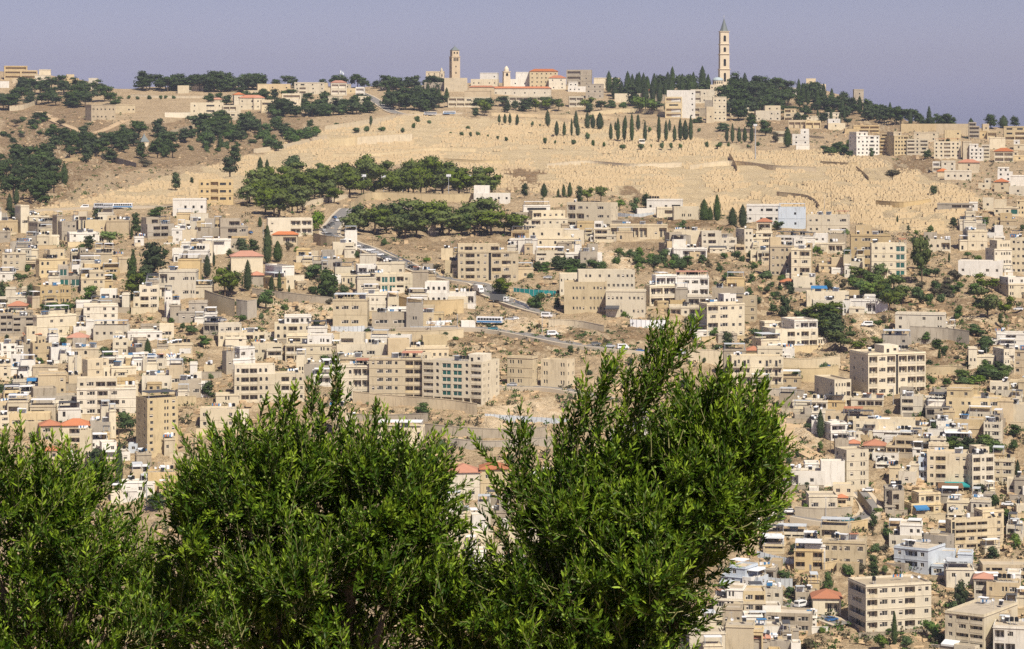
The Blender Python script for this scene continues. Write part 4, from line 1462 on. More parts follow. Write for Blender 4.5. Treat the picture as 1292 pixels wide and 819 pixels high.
def forest(kinds, n, poly, h, asp, label, group, md=0.5):
    """n trees scattered in a patch of the picture's ground, kept apart from one another"""
    if any(k in ('dark', 'dpine') for k in kinds): n = int(n * .70); asp *= 1.3; h = (h[0] * 1.12, h[1] * 1.08)
    xs = [p[0] for p in poly]; ys = [p[1] for p in poly]; pts = []
    t = 0
    while len(pts) < n and t < 8000:
        t += 1
        x = RNG.uniform(min(xs), max(xs)); y = RNG.uniform(min(ys), max(ys))
        if not inpoly(x, y, poly): continue
        hh = RNG.uniform(*h)
        if any(abs(x - a) < hh * md * .5 and abs(y - b) < hh * md * .16 for a, b, _ in pts): continue
        pts.append((x, y, hh))
    for x, y, hh in sorted(pts, key=lambda q: q[1]):
        k = RNG.choice(kinds)
        a = .34 if k == 'cypress' else asp
        tree(k, x, y, hh, hh * a * RNG.uniform(.85, 1.2), label, group)
forest(['pine'], 92, [(302, 258), (318, 245), (335, 238), (400, 232), (470, 228), (520, 226), (560, 230), (622, 244), (622, 250), (560, 252), (500, 250), (440, 250), (405, 262), (385, 274), (350, 277), (318, 272)], (19, 40), 1.1, 'green umbrella pine in the dense grove at the lower edge of the burial slope', 'pines of the grove below the burial slope')
forest(['pine', 'pine', 'dark', 'pine'], 43, [(442, 297), (447, 284), (480, 280), (520, 285), (560, 284), (600, 284), (655, 282), (655, 296), (620, 300), (590, 299), (560, 297), (520, 303), (480, 300)], (20, 40), 1.05, 'dark green pine in the strip of pines above the ramp road', 'pines above the ramp road')
forest(['dpine', 'dark', 'dpine'], 69, [(0, 128), (10, 112), (45, 112), (75, 110), (110, 113), (140, 120), (148, 140), (100, 140), (60, 132), (30, 142), (0, 145)], (13, 20), .95, 'dark tree in the wood on the far corner hill', 'trees on the far corner hill')
forest(['dark', 'dpine'], 49, [(85, 200), (102, 184), (150, 176), (195, 172), (238, 176), (242, 196), (200, 205), (150, 206), (100, 206)], (17, 26), .9, 'dark tree in the wooded garden below the long arcaded building', 'trees of the wooded garden')
forest(['dark', 'dpine', 'dpine', 'cypress'], 49, [(0, 268), (0, 214), (45, 206), (78, 208), (82, 236), (55, 254), (25, 266)], (18, 30), .85, 'dark tree in the wood at the edge of the view beside the burial slope', 'trees beside the burial slope')
forest(['dark', 'dpine'], 58, [(176, 112.5), (250, 111), (330, 112), (330, 116), (250, 117), (180, 115)], (14, 24), .95, 'dark pine on the skyline behind the hillside villas', 'pines on the skyline behind the villas')
forest(['dark', 'dpine'], 37, [(330, 110), (470, 111), (560, 110), (560, 114), (450, 115), (330, 114)], (11, 18), 1.0, 'small dark tree on the skyline near the flagpole', 'skyline trees near the flagpole')
forest(['cypress', 'cypress', 'cypress', 'dark'], 66, [(768, 116), (790, 114), (896, 113), (896, 126), (850, 128), (800, 134), (768, 128)], (19, 30), .8, 'tall dark conifer in the wood beside the spired bell tower', 'conifers left of the bell tower')
forest(['dark', 'cypress', 'dpine', 'dpine'], 63, [(925, 116), (985, 118), (1000, 130), (985, 146), (930, 152), (915, 140)], (18, 27), .85, 'dark tree in the wood on the far side of the spired bell tower', 'trees right of the bell tower')
forest(['dark', 'dpine', 'cypress'], 26, [(985, 120), (1030, 124), (1075, 134), (1075, 142), (1030, 140), (1000, 138)], (14, 24), .85, 'dark tree around the lone house on the wooded skyline', 'trees around the skyline house')
forest(['dark', 'dpine', 'cypress'], 58, [(1040, 138), (1095, 143), (1150, 152), (1215, 160), (1205, 166), (1150, 162), (1090, 152), (1045, 146)], (13, 22), .9, 'dark tree in the line along the descending ridge', 'trees along the descending ridge')
forest(['dark', 'dpine', 'broad'], 31, [(345, 150), (400, 148), (470, 146), (478, 138), (440, 138), (380, 144), (340, 142)], (12, 18), 1.1, 'dark round tree in the belt below the flagpole houses', 'tree belt below the flagpole houses')
forest(['dark', 'broad', 'broad'], 43, [(330, 190), (322, 165), (345, 155), (400, 162), (408, 172), (380, 182), (345, 192)], (10, 17), .9, 'small dark tree in the terraced garden beside the walled corner', 'garden trees beside the walled corner')
forest(['broad', 'dark', 'broad', 'cypress'], 43, [(238, 172), (245, 158), (330, 150), (332, 172), (300, 185), (260, 190)], (11, 19), .8, 'small dark tree on the terraced slope below the white hillside house', 'trees below the white hillside house')
forest(['dark', 'dpine', 'cypress'], 43, [(485, 130), (520, 126), (565, 128), (560, 138), (545, 142), (510, 142), (488, 138)], (15, 24), .9, 'dark tree among those between the ridge road and the hotel', 'trees between the ridge road and the hotel')
forest(['broad', 'pine', 'light'], 24, [(1068, 352), (1110, 346), (1150, 360), (1160, 378), (1130, 386), (1100, 384), (1075, 366)], (15, 26), 1.2, 'green tree in the thicket below the green-glazed block', 'thicket below the green-glazed block')
forest(['dark', 'pine'], 13, [(1025, 402), (1052, 408), (1068, 425), (1065, 446), (1045, 440), (1030, 420)], (20, 28), 1.1, 'dark pine in the small wood between the terraced house and the flat house', 'small wood by the terraced house')
forest(['dry', 'dry', 'broad'], 17, [(1160, 345), (1210, 355), (1225, 378), (1180, 378), (1160, 366)], (10, 18), 1.2, 'bare brownish tree on the dry bank below the tall white blocks', 'bare trees on the dry bank')
forest(['broad', 'dark'], 20, [(672, 340), (700, 334), (750, 338), (745, 346), (680, 348)], (11, 16), 1.2, 'round dark tree in the garden above the stone school', 'garden trees above the school')
forest(['broad', 'dark', 'light'], 26, [(1195, 484), (1250, 466), (1275, 470), (1270, 478), (1215, 488)], (10, 16), 1.2, 'leafy garden tree on the bank above the wide house with garages', 'garden trees above the garages')
forest(['broad', 'bush'], 20, [(780, 322), (840, 330), (875, 334), (868, 342), (800, 336)], (9, 15), 1.1, 'leafy tree on the pale bank above the school', 'bank trees above the school')
forest(['broad', 'bush', 'dry'], 23, [(905, 352), (980, 345), (1005, 372), (960, 380), (915, 372)], (7, 13), 1.1, 'scrubby bush on the brown bank beside the tall tan house', 'scrub trees by the tall tan house')
forest(['broad', 'light', 'dark'], 17, [(1195, 562), (1240, 556), (1275, 570), (1262, 582), (1205, 572)], (11, 18), 1.3, 'green tree in the hedge between white house and bottom blocks', 'hedge trees below the white house')
forest(['broad', 'bush'], 20, [(55, 388), (95, 386), (95, 392), (55, 394)], (7, 10), 1.4, 'dark shrub in the hedge in front of the low tan block', 'hedge of the low tan block')
forest(['bush', 'broad', 'dry'], 52, [(590, 404), (760, 412), (860, 424), (850, 436), (740, 432), (620, 424)], (3, 7), 1.5, 'low shrub on the brown bank above the level road', 'shrubs on the bank above the level road')
forest(['broad', 'dark'], 17, [(1040, 195), (1060, 195), (1080, 200), (1085, 186), (1075, 180), (1045, 186)], (7, 12), 1.2, 'small tree beside the long slab blocks', 'trees beside the slab blocks')

forest(['bush', 'broad', 'dark', 'dry'], 60, [(0, 150), (60, 150), (120, 180), (85, 200), (80, 205), (0, 212)], (5, 12), 1.2, 'dark shrub scattered over the brown scrub of the left hill', 'shrubs on the brown scrub hill')
forest(['bush', 'broad', 'broad'], 46, [(240, 195), (330, 192), (340, 170), (300, 150), (240, 155)], (5, 10), 1.2, 'low green shrub on the terraces between the wooded garden and the walled corner', 'shrubs on the garden terraces')
forest(['dark', 'dpine'], 26, [(258, 128), (330, 122), (420, 130), (420, 136), (330, 134), (262, 134)], (9, 15), 1.0, 'dark tree between the hillside villas near the skyline', 'trees between the villas')
forest(['dpine', 'dark', 'dark'], 22, [(600, 132), (760, 134), (838, 140), (838, 143), (760, 143), (610, 142)], (11, 17), 1.15, 'umbrella-shaped dark tree in the line in front of the long hotel', 'trees in front of the hotel')
forest(['dpine', 'cypress', 'dark'], 30, [(986, 140), (1040, 142), (1090, 156), (1080, 164), (1000, 156)], (9, 15), 1.0, 'dark tree on the slope between the skyline house and the upper houses', 'trees below the skyline house')

forest(['dark', 'dpine', 'dpine'], 24, [(240, 172), (262, 158), (330, 152), (334, 168), (300, 182), (262, 186)], (14, 22), 1.0, 'large dark tree on the slope below the white hillside house', 'large trees below the white hillside house')
forest(['dark', 'dpine'], 16, [(345, 142), (400, 138), (455, 134), (470, 142), (400, 146), (350, 148)], (16, 23), .95, 'large dark tree directly in front of the flagpole houses', 'large trees in front of the flagpole houses')
forest(['dark', 'dpine'], 12, [(60, 178), (90, 172), (120, 170), (118, 184), (70, 194)], (13, 20), 1.0, 'large dark tree at the foot of the brown scrub hill', 'large trees at the foot of the scrub hill')
def street_trees():
    """small trees that stand in the gaps between the houses"""
    n = t = 0
    while n < 175 and t < 9000:
        t += 1
        x = RNG.uniform(0, 1290); y = RNG.uniform(275, 800)
        if x < 960 and y > 500: continue
        if any(h['x'] - h['wp'] / 2 - 1 < x < h['x'] + h['wp'] / 2 + 1 and h['yt'] - 1 < y < h['yb'] + 2 for h in HOUSES): continue
        if float(road_clear(np.array([x]), np.array([y]))[0]) < .9: continue
        if any(abs(q['x'] - x) < 9 and abs(q['y'] - y) < 9 for q in TREES): continue
        k = RNG.choice(('broad', 'bush', 'dark', 'light', 'bush', 'cypress', 'bush', 'dry')); h = RNG.uniform(8, 17) * (.7 + y / 1500)
        tree(k, x, y, h, h * (.32 if k == 'cypress' else 1.0) * RNG.uniform(.8, 1.2)); n += 1
TT = '''
A 560 100 6.3 cypress 440,345,70,30 485,350,80,34 525,352,85,32 583,360,85,34 825,372,130,52 897,448,120,44 957,450,115,34 1015,452,145,24 1050,388,140,46 1065,452,110,42 1140,392,135,52 1185,392,120,42 1240,397,130,60
A 740 60 6.3 cypress 193,735,140,38 250,738,185,42 300,740,185,42 360,747,230,42 410,652,125,42 465,747,170,38 575,742,215,38 632,742,170,38 660,662,95,30 700,744,130,38 745,738,180,42 785,738,165,62 828,740,205,42 1115,752,140,36 1160,754,155,38 230,657,70,26 310,657,120,32 50,644,115,42 105,650,135,70
A 900 80 6.3 cypress 205,627,125,42 250,627,125,42 305,627,135,42 590,667,160,78
A 320 60 3.9 cypress 32,612,76,34 66,616,70,26
A 850 230 5.85 cypress 225,292,170,92 320,292,205,68 268,292,115,55 435,332,150,84 510,332,172,74
A 630 230 5.85 cypress 475,108,98,34 520,108,112,44 330,110,105,62 435,105,62,24
A 210 230 5.85 cypress 300,702,172,68 745,604,295,80 820,584,155,84 600,804,235,74 350,624,115,24 833,804,152,38 775,804,115,48 690,330,80,40
A 0 500 5.85 cypress 880,682,365,66
A 960 480 7.447 cypress 560,542,275,86
A 1070 680 5.82 cypress 340,784,258,52
A 0 390 5.85 cypress 1090,348,135,60
A 420 420 5.85 dark 485,184,190,105
A 1122 580 7.447 cypress 1205,165,170,60
A 0 250 3.9 cypress 655,400,150,40
B 193,349,48,50,dark 172,378,38,34,pine 166,374,52,22,dark 184,360,30,30,dark 284,374,40,38,pine 292,370,30,30,pine 412,379,42,42,dark 420,376,34,28,dark 395,350,20,32,broad 400,291,28,24,light 352,293,14,24,light 305,321,24,28,dark 320,319,22,22,dark 335,389,30,28,broad 242,421,13,24,broad 258,435,15,24,broad 262,501,22,28,dark 413,459,17,28,broad
B 135,456,22,26,broad 51,459,11,15,broad 35,467,16,16,broad 112,314,18,24,dark 138,309,20,32,light 113,377,22,24,broad 3,384,38,15,dark 25,354,13,22,broad 38,384,30,16,dark 141,353,11,20,broad 70,393,11,38,broad 17,275,17,16,dark 123,277,15,24,dark 171,295,28,18,dark 197,273,15,24,broad 34,272,9,9,dark 158,546,34,30,broad 122,608,48,48,dark 197,641,25,42,dark
B 633,373,24,32,pine 722,346,14,30,broad 760,341,15,20,broad 781,322,11,12,light 806,323,13,14,light 837,331,22,20,broad 731,257,24,16,dark 741,255,20,20,pine 758,255,22,22,pine 782,264,15,18,light 801,268,23,18,broad 815,263,24,20,dark 662,248,18,16,dark
B 929,329,18,18,broad 947,328,16,18,broad 914,328,13,14,broad 886,333,15,16,broad 867,332,13,22,broad 952,341,13,12,light 968,353,15,20,broad 987,356,9,16,broad 908,342,13,11,broad 982,289,13,20,broad 1031,323,15,18,light 1163,358,64,32,pine 1158,340,36,26,pine 1245,369,26,36,pine 1232,372,18,26,broad 1241,287,17,20,broad 1203,287,15,16,dark 1221,324,9,16,broad 1234,331,11,14,light
B 1017,403,18,28,dark 990,401,30,26,dark 976,395,15,18,dark 918,441,26,22,dark 956,429,20,28,broad 874,416,22,22,dark 900,426,17,16,broad 1122,394,38,38,pine 1209,403,22,16,broad 1246,405,46,48,pine 1268,401,30,26,pine 1230,421,15,30,broad 1245,438,18,30,broad 1223,464,18,20,dark 1243,470,20,20,broad 1175,486,17,16,broad 1194,487,13,16,broad 1182,441,14,26,dark 1168,429,13,14,broad 1083,443,18,26,pine 1110,438,15,28,pine 1156,377,20,22,broad 1173,461,10,16,dark 1103,493,18,18,light
B 1250,528,17,20,broad 1189,529,11,20,broad 1281,549,15,28,dark 1256,577,22,36,broad 1279,572,24,18,broad 984,661,28,22,dark 1018,618,11,14,dark 1108,647,9,16,light 1045,749,36,15,broad 987,728,11,20,broad 933,784,20,18,broad 1019,819,18,30,dry 1211,767,44,28,dark 1176,805,30,32,broad 1144,819,24,22,broad 1111,819,22,24,light 1121,800,10,14,broad
B 533,521,16,28,broad 558,570,20,26,broad 514,409,11,18,broad 528,404,10,14,broad 547,407,9,15,light 444,363,9,9,broad 457,364,8,9,broad 538,334,11,14,light 548,341,11,20,dry 632,372,22,28,dark 678,389,24,24,broad 703,389,15,15,dark 668,386,12,12,light
B 1126,228,17,22,dry 1051,196,13,10,broad 370,215,24,30,broad 404,216,16,16,light 360,222,14,16,light 222,240,24,20,dark 242,232,10,8,dark 290,222,30,34,dark 296,208,26,28,dark 184,212,16,22,dry 1250,160,20,24,dark 1266,160,16,14,cypress 1280,160,18,16,dark 1225,158,12,8,cypress 758,105,8,3,cypress 1196,182,10,10,dark 1170,200,14,16,dark
B 676,141,18,16,pine 690,139,16,16,pine 662,140,13,14,pine 650,139,14,15,dark 705,140,17,17,pine 741,141,20,22,pine 612,146,22,20,pine 600,148,14,14,dark 640,142,14,18,dark 807,144,25,26,light 822,145,22,24,light 845,145,20,20,broad 772,136,12,16,broad 786,138,12,14,broad 880,155,9,18,broad 912,165,12,24,broad 948,164,24,24,dark 966,172,26,28,dark 978,180,16,12,dry 745,150,8,8,light 1100,198,14,10,broad 1178,246,14,16,dark
C 560 100 6.3 190,398,42,40 140,449,48,38 215,457,48,40 277,447,42,50 350,460,28,24 425,477,34,30 500,487,40,40 705,370,52,30 765,372,26,22 808,514,62,50 882,510,36,24 1035,524,54,50 1145,478,70,52 1190,530,58,40 55,434,24,24 957,512,20,16
C 740 60 6.3 285,807,54,58 435,807,60,60 600,802,65,48 672,804,58,44 745,800,48,44 55,782,58,42 140,787,50,40 955,797,60,44 1060,787,44,56 890,667,38,40 515,792,34,20 1127,787,40,24 500,665,46,44
C 900 80 6.3 45,665,42,60 120,662,40,28 275,667,28,44 355,652,40,48
C 160 75 7.447 100,378,46,48 215,375,50,66 315,373,44,46 365,368,38,50 445,368,40,50 20,372,50,46
C 320 60 3.9 410,388,26,30 500,378,22,20 575,385,58,26 630,362,20,14 555,412,34,46 510,418,30,56 630,410,26,50 730,416,28,32 805,370,40,40 785,395,34,26 863,374,24,24
'''
def plant_table():
    ox = oy = 0; s = 1
    for ln in TT.strip().splitlines():
        f = ln.split()
        if f[0] == 'A':
            ox, oy, s = (float(q) for q in f[1:4]); k = f[4]
            for q in f[5:]:
                x, y, h, w_ = (float(v) for v in q.split(',')); tree(k, ox + x / s, oy + y / s, h / s, w_ / s)
        elif f[0] == 'C':
            ox, oy, s = (float(q) for q in f[1:4])
            for q in f[4:]:
                x, y, h, w_ = (float(v) for v in q.split(',')); tree('bush', ox + x / s, oy + y / s, h / s, w_ / s)
        else:
            for q in f[1:]:
                v = q.split(','); tree(v[4], float(v[0]), float(v[1]), float(v[2]), float(v[3]))
plant_table()
street_trees()
# ------------------------------------------------------------------ the bell tower with its spire
def stage(mb, x0, x1, y0, y1, z0, z1, arch, m=0):
    """one storey of a square tower: front and side walls with an arched opening, dark inside"""
    w = x1 - x0
    T = (lambda u, z, dp: (x0 + u, y0 + dp, z), lambda u, z, dp: (x0 + dp, y1 - u, z), lambda u, z, dp: (x1 - dp, y0 + u, z), lambda u, z, dp: (x1 - u, y1 - dp, z))
    for t in T:
        if arch:
            aw, zb, zt = arch
            face(mb, lambda u, z, dp, t=t: t(u, z + z0, dp), w, z1 - z0, [(w / 2 - aw / 2, w / 2 + aw / 2, zb, zt, .9, 1)], 0.0, m)
            n = 5
            for sg in (-1, 1):                                   # round the head of the opening
                arc = [(w / 2 + sg * aw / 2 * math.cos(a), zt - aw / 2 + aw / 2 * math.sin(a)) for a in [math.pi / 2 * k / n for k in range(n + 1)]]
                for k in range(n):
                    (ua, za), (ub, zb_) = arc[k], arc[k + 1]
                    mb.poly([t(w / 2 + sg * aw / 2, z0 + zt, -.01), t(ua, z0 + za, -.01), t(ub, z0 + zb_, -.01)], m)
        else: face(mb, t, w, z1 - z0, [], 0.0, m) if False else mb.poly([t(0, z0, 0), t(w, z0, 0), t(w, z1, 0), t(0, z1, 0)], m)
def bell_tower():
    px, pb = 913.5, 109.0
    D = DG(px, pb); P = at(px, pb, D); k = D / F
    r = empty('bell_tower', P, -math.atan2(P.x, P.y) + R(10))
    zs = [((pb - y) * k) for y in (112, 87, 68, 55.5, 39.5)]
    hw = 5.9 * k
    nm = ['tower_base', 'tower_stage', 'tower_stage', 'tower_stage']
    for i in range(4):
        h_ = hw * (1.08, 1.0, .96, .92)[i]; mb = MB()
        H = zs[i + 1] - zs[i]
        stage(mb, -h_, h_, -h_, h_, zs[i], zs[i + 1] - .6, (2.6, H * .18, H * .66) if i else (2.4, H * .35, H * .8))
        mb.box(-h_ - .7, h_ + .7, -h_ - .7, h_ + .7, zs[i + 1] - .6, zs[i + 1], 0)
        put(nm[i], mb.mesh(nm[i], [M['bell_stone'], M['black']]), r)
    mb = MB(); h_ = hw * .9; zt = (pb - 22.5) * k
    n = 8; base = [(h_ * math.cos(math.pi / 8 + 2 * math.pi * i / n) * 1.02, h_ * math.sin(math.pi / 8 + 2 * math.pi * i / n) * 1.02, zs[4]) for i in range(n)]
    mid = [(x * .55, y * .55, zs[4] + (zt - zs[4]) * .42) for x, y, z in base]
    for i in range(n):
        j = (i + 1) % n
        mb.poly([base[i], base[j], mid[j], mid[i]]); mb.poly([mid[i], mid[j], (0, 0, zt)])
    put('spire', mb.mesh('spire', [M['slate']]), r)
    mb = MB(); mb.box(-.16, .16, -.16, .16, zt - .5, zt + 2.6); mb.box(-.75, .75, -.14, .14, zt + 1.3, zt + 1.65)
    put('cross', mb.mesh('cross', [M['steel']]), r)
    tag(r, 'tall slim square bell tower with dark pointed spire on the skyline', 'bell tower')
    # domed church at its foot
    px, pb = 904.5, 120.0; D = DG(px, pb); P = at(px, pb, D) - Vector((0, 12, 0)); k = D / F
    r = empty('domed_church', P, -math.atan2(P.x, P.y))
    mb = MB(); a = 9.5 * k
    rr = random.Random(3)
    T = lambda x0, y0: (lambda u, z, dp: (x0 + u, y0 + dp, z))
    hs, _, _ = cells('a.a.a', 2 * a, 13 * k, 2, False, False, rr)
    face(mb, T(-a, 0), 2 * a, 13 * k, hs, -6)
    for x in (-a, a): mb.poly([(x, 0, -6), (x, 2 * a, -6), (x, 2 * a, 13 * k), (x, 0, 13 * k)])
    mb.poly([(-a, 0, 13 * k), (a, 0, 13 * k), (a, 2 * a, 13 * k), (-a, 2 * a, 13 * k)])
    put('wall', mb.mesh('wall', [M['bell_stone'], M['glass']]), r)
    mb = MB(); q = 6.6 * k; n = 16
    ring = lambda rad, z: [(rad * math.cos(2 * math.pi * i / n), a * .8 + rad * math.sin(2 * math.pi * i / n), z) for i in range(n)]
    prof = [(q, 13 * k), (q, 18.5 * k)]
    A, B = ring(*prof[0]), ring(*prof[1])
    for i in range(n): mb.poly([A[i], A[(i + 1) % n], B[(i + 1) % n], B[i]])
    for i in range(0, n):
        x, y, _ = A[i]; ang = 2 * math.pi * i / n
        ux, uy = -math.sin(ang), math.cos(ang); ex, ey = math.cos(ang) * .12, math.sin(ang) * .12
        mb.poly([(x * .995 + ex - ux * .5, y + ey - uy * .5, 14.2 * k), (x * .995 + ex + ux * .5, y + ey + uy * .5, 14.2 * k), (x * .995 + ex + ux * .5, y + ey + uy * .5, 17 * k), (x * .995 + ex - ux * .5, y + ey - uy * .5, 17 * k)], 1)
    put('drum', mb.mesh('drum', [M['bell_stone'], M['glass']]), r)
    mb = MB(); prev = ring(q * 1.06, 18.4 * k)
    for j in range(1, 7):
        t = math.pi / 2 * j / 6; cur = ring(max(q * 1.06 * math.cos(t), .05), 18.4 * k + q * .62 * math.sin(t))
        for i in range(n): mb.poly([prev[i], prev[(i + 1) % n], cur[(i + 1) % n], cur[i]])
        prev = cur
    put('dome', mb.mesh('dome', [M['lead']], True), r)
    tag(r, 'stone church with a low grey dome at the foot of the bell tower', 'church')
bell_tower()
def square_tower():
    px, pb = 574.0, 98.0; yb = max(pb, ridge(px) + 1); D = DG(px, yb); k = D / F
    P = at(px, yb, D) - Vector((0, 10, 0))
    r = empty('stone_tower', P, -math.atan2(P.x, P.y) + R(17))
    h0 = 5.4 * k; zb = lambda y: (yb - y) * k
    mb = MB()
    rr = random.Random(2)
    zt = zb(72.5)
    for t in range(4):
        c, s = math.cos(t * math.pi / 2), math.sin(t * math.pi / 2)
        Tq = lambda u, z, dp, c=c, s=s: ((u - h0) * c - (-h0 + dp) * s, (u - h0) * s + (-h0 + dp) * c, z)
        holes = [(h0 - .6, h0 + .6, zt * .38, zt * .45, .4, 1), (h0 - .6, h0 + .6, zt * .62, zt * .68, .4, 1)]
        holes += [(h0 + d - .65, h0 + d + .65, zt - 4.2, zt - .8, .8, 1) for d in (-1.9, 0, 1.9)]
        face(mb, Tq, 2 * h0, zt, holes, -8)
    put('shaft', mb.mesh('shaft', [M['stone_tower'], M['black']]), r)
    mb = MB(); h1 = h0 * .86; z1 = zb(64)
    mb.box(-h0 - .35, h0 + .35, -h0 - .35, h0 + .35, zt, zt + .7)
    for t in range(4):
        c, s = math.cos(t * math.pi / 2), math.sin(t * math.pi / 2)
        Tq = lambda u, z, dp, c=c, s=s: ((u - h1) * c - (-h1 + dp) * s, (u - h1) * s + (-h1 + dp) * c, z + zt + .7)
        face(mb, Tq, 2 * h1, z1 - zt - .7, [(h1 + d - .7, h1 + d + .7, 2.6, 4.6, .6, 1) for d in (-1.6, 1.6)], 0.0)
    put('belfry', mb.mesh('belfry', [M['stone_tower'], M['black']]), r)
    mb = MB(); z2 = zb(58.5); o = h1 + .4
    c4 = [(-o, -o, z1), (o, -o, z1), (o, o, z1), (-o, o, z1)]
    for i in range(4): mb.poly([c4[i], c4[(i + 1) % 4], (0, 0, z2)])
    mb.poly(c4[::-1])
    mb.box(-.1, .1, -.1, .1, z2 - .3, z2 + 1.6)
    put('roof', mb.mesh('roof', [M['slate']]), r)
    tag(r, 'massive square stone tower with a belfry of small openings and a low pyramid roof', 'tower')
square_tower()
def small_belfry(px, py, top, wpx, label):
    yb = max(py, ridge(px) + 1); D = DG(px, yb); k = D / F; P = at(px, yb, D) - Vector((0, 26, 0))
    r = empty('chapel_tower', P, -math.atan2(P.x, P.y) + R(12)); h = wpx / 2 * k
    mb = MB(); H = (yb - top) * k
    stage(mb, -h, h, -h, h, -8, H * .42, None); stage(mb, -h * .94, h * .94, -h * .94, h * .94, H * .42, H * .68, (h * .7, H * .03, H * .2))
    mb.box(-h * 1.1, h * 1.1, -h * 1.1, h * 1.1, H * .68, H * .71)
    put('shaft', mb.mesh('shaft', [M['bell_stone'], M['black']]), r)
    mb = MB(); n = 10; prev = None
    for rad, z in ((h * .72, .71), (h * .72, .80), (h * .66, .86), (h * .42, .94), (h * .1, 1.0)):
        cur = [(rad * math.cos(2 * math.pi * i / n), rad * math.sin(2 * math.pi * i / n), z * H) for i in range(n)]
        if prev:
            for i in range(n): mb.poly([prev[i], prev[(i + 1) % n], cur[(i + 1) % n], cur[i]])
        prev = cur
    put('cupola', mb.mesh('cupola', [M['pale']]), r)
    tag(r, label, 'chapel tower')
small_belfry(639, 107, 84, 8.5, 'small domed chapel tower rising above the long red-roofed building')
small_belfry(558, 103, 86, 4.5, 'thin stone minaret beside the square stone tower')
def pointed_shrine():
    P = gpt(183, 186); k = P.y / F
    r = empty('chapel', P, -math.atan2(P.x, P.y) + R(14)); a = 5.2 * k
    mb = MB(); mb.box(-a, a, 0, 2 * a, -5, 7 * k)
    put('wall', mb.mesh('wall', [M['bell_stone']]), r)
    mb = MB(); z = 7 * k; o = .4; c = [(-a - o, -o, z), (a + o, -o, z), (a + o, 2 * a + o, z), (-a - o, 2 * a + o, z)]
    prev = c
    for f, zz in ((.62, 10.5), (.3, 13.5), (.04, 17.5)):
        cur = [(x * f, a + (y - a) * f, zz * k) for x, y, _ in c]
        for i in range(4): mb.poly([prev[i], prev[(i + 1) % 4], cur[(i + 1) % 4], cur[i]])
        prev = cur
    put('roof', mb.mesh('roof', [M['slate']]), r)
    tag(r, 'small stone chapel with a steep dark pointed roof among trees of the wooded garden', 'chapel')
pointed_shrine()
def tomb_house():
    P = gpt(810, 179.5); k = P.y / F
    r = empty('tomb_house', P, -math.atan2(P.x, P.y))
    mb = MB(); w = 7.5 * k; rr = random.Random(1)
    face(mb, lambda u, z, dp: (u - w / 2, dp, z), w, 4.2 * k, [(w * f - .8, w * f + .8, .4, 2.6 * k, 1.2, 1) for f in (.2, .5, .8)], -2.0)
    for x in (-w / 2, w / 2): mb.poly([(x, 0, -2), (x, 6, -2), (x, 6, 4.2 * k), (x, 0, 4.2 * k)])
    mb.poly([(-w / 2, 0, 4.2 * k), (w / 2, 0, 4.2 * k), (w / 2, 6, 4.2 * k), (-w / 2, 6, 4.2 * k)])
    put('wall', mb.mesh('wall', [M['white'], M['black']]), r)
    tag(r, 'tiny white tomb building with three dark arches in the middle of the burial slope', 'tomb')
tomb_house()

# ------------------------------------------------------------------ walls and fences: (pixel path of the foot, height in pixels)
def wall(name, pts, hpx, mname, label, cat='wall', th=.5, panels=False):
    C = [gpt(*p) for p in smooth_path(pts, 5.0)] if len(pts) > 2 else [gpt(pts[0][0] + (pts[1][0] - pts[0][0]) * i / 8, pts[0][1] + (pts[1][1] - pts[0][1]) * i / 8) for i in range(9)]
    mb = MB()
    top = [c + Vector((0, 0, hpx * c.y / F)) for c in C]; bot = [c + Vector((0, 0, -3)) for c in C]
    back = Vector((0, th, 0))
    for i in range(len(C) - 1):
        mb.poly([bot[i], bot[i + 1], top[i + 1], top[i]]); mb.poly([top[i], top[i + 1], top[i + 1] + back, top[i] + back])
        mb.poly([bot[i + 1] + back, bot[i] + back, top[i] + back, top[i + 1] + back])
        if panels:
            a, b = top[i], bot[i]
            mb.box(a.x - .08, a.x + .08, a.y - .14, a.y - .02, b.z, a.z + .35, 1)
    for i in (0, -1): mb.poly([bot[i], top[i], top[i] + back, bot[i] + back])
    # coping, a little proud
    if not panels:
        for i in range(len(C) - 1):
            a, b = top[i] + Vector((0, -.12, .02)), top[i + 1] + Vector((0, -.12, .02)); up = Vector((0, 0, .22)); bk = Vector((0, th + .24, 0))
            mb.poly([a, b, b + up, a + up]); mb.poly([a + up, b + up, b + up + bk, a + up + bk])
    o = put(name, mb.mesh(name, [M[mname], M['steel']]))
    tag(o, label, cat, kind='thing')
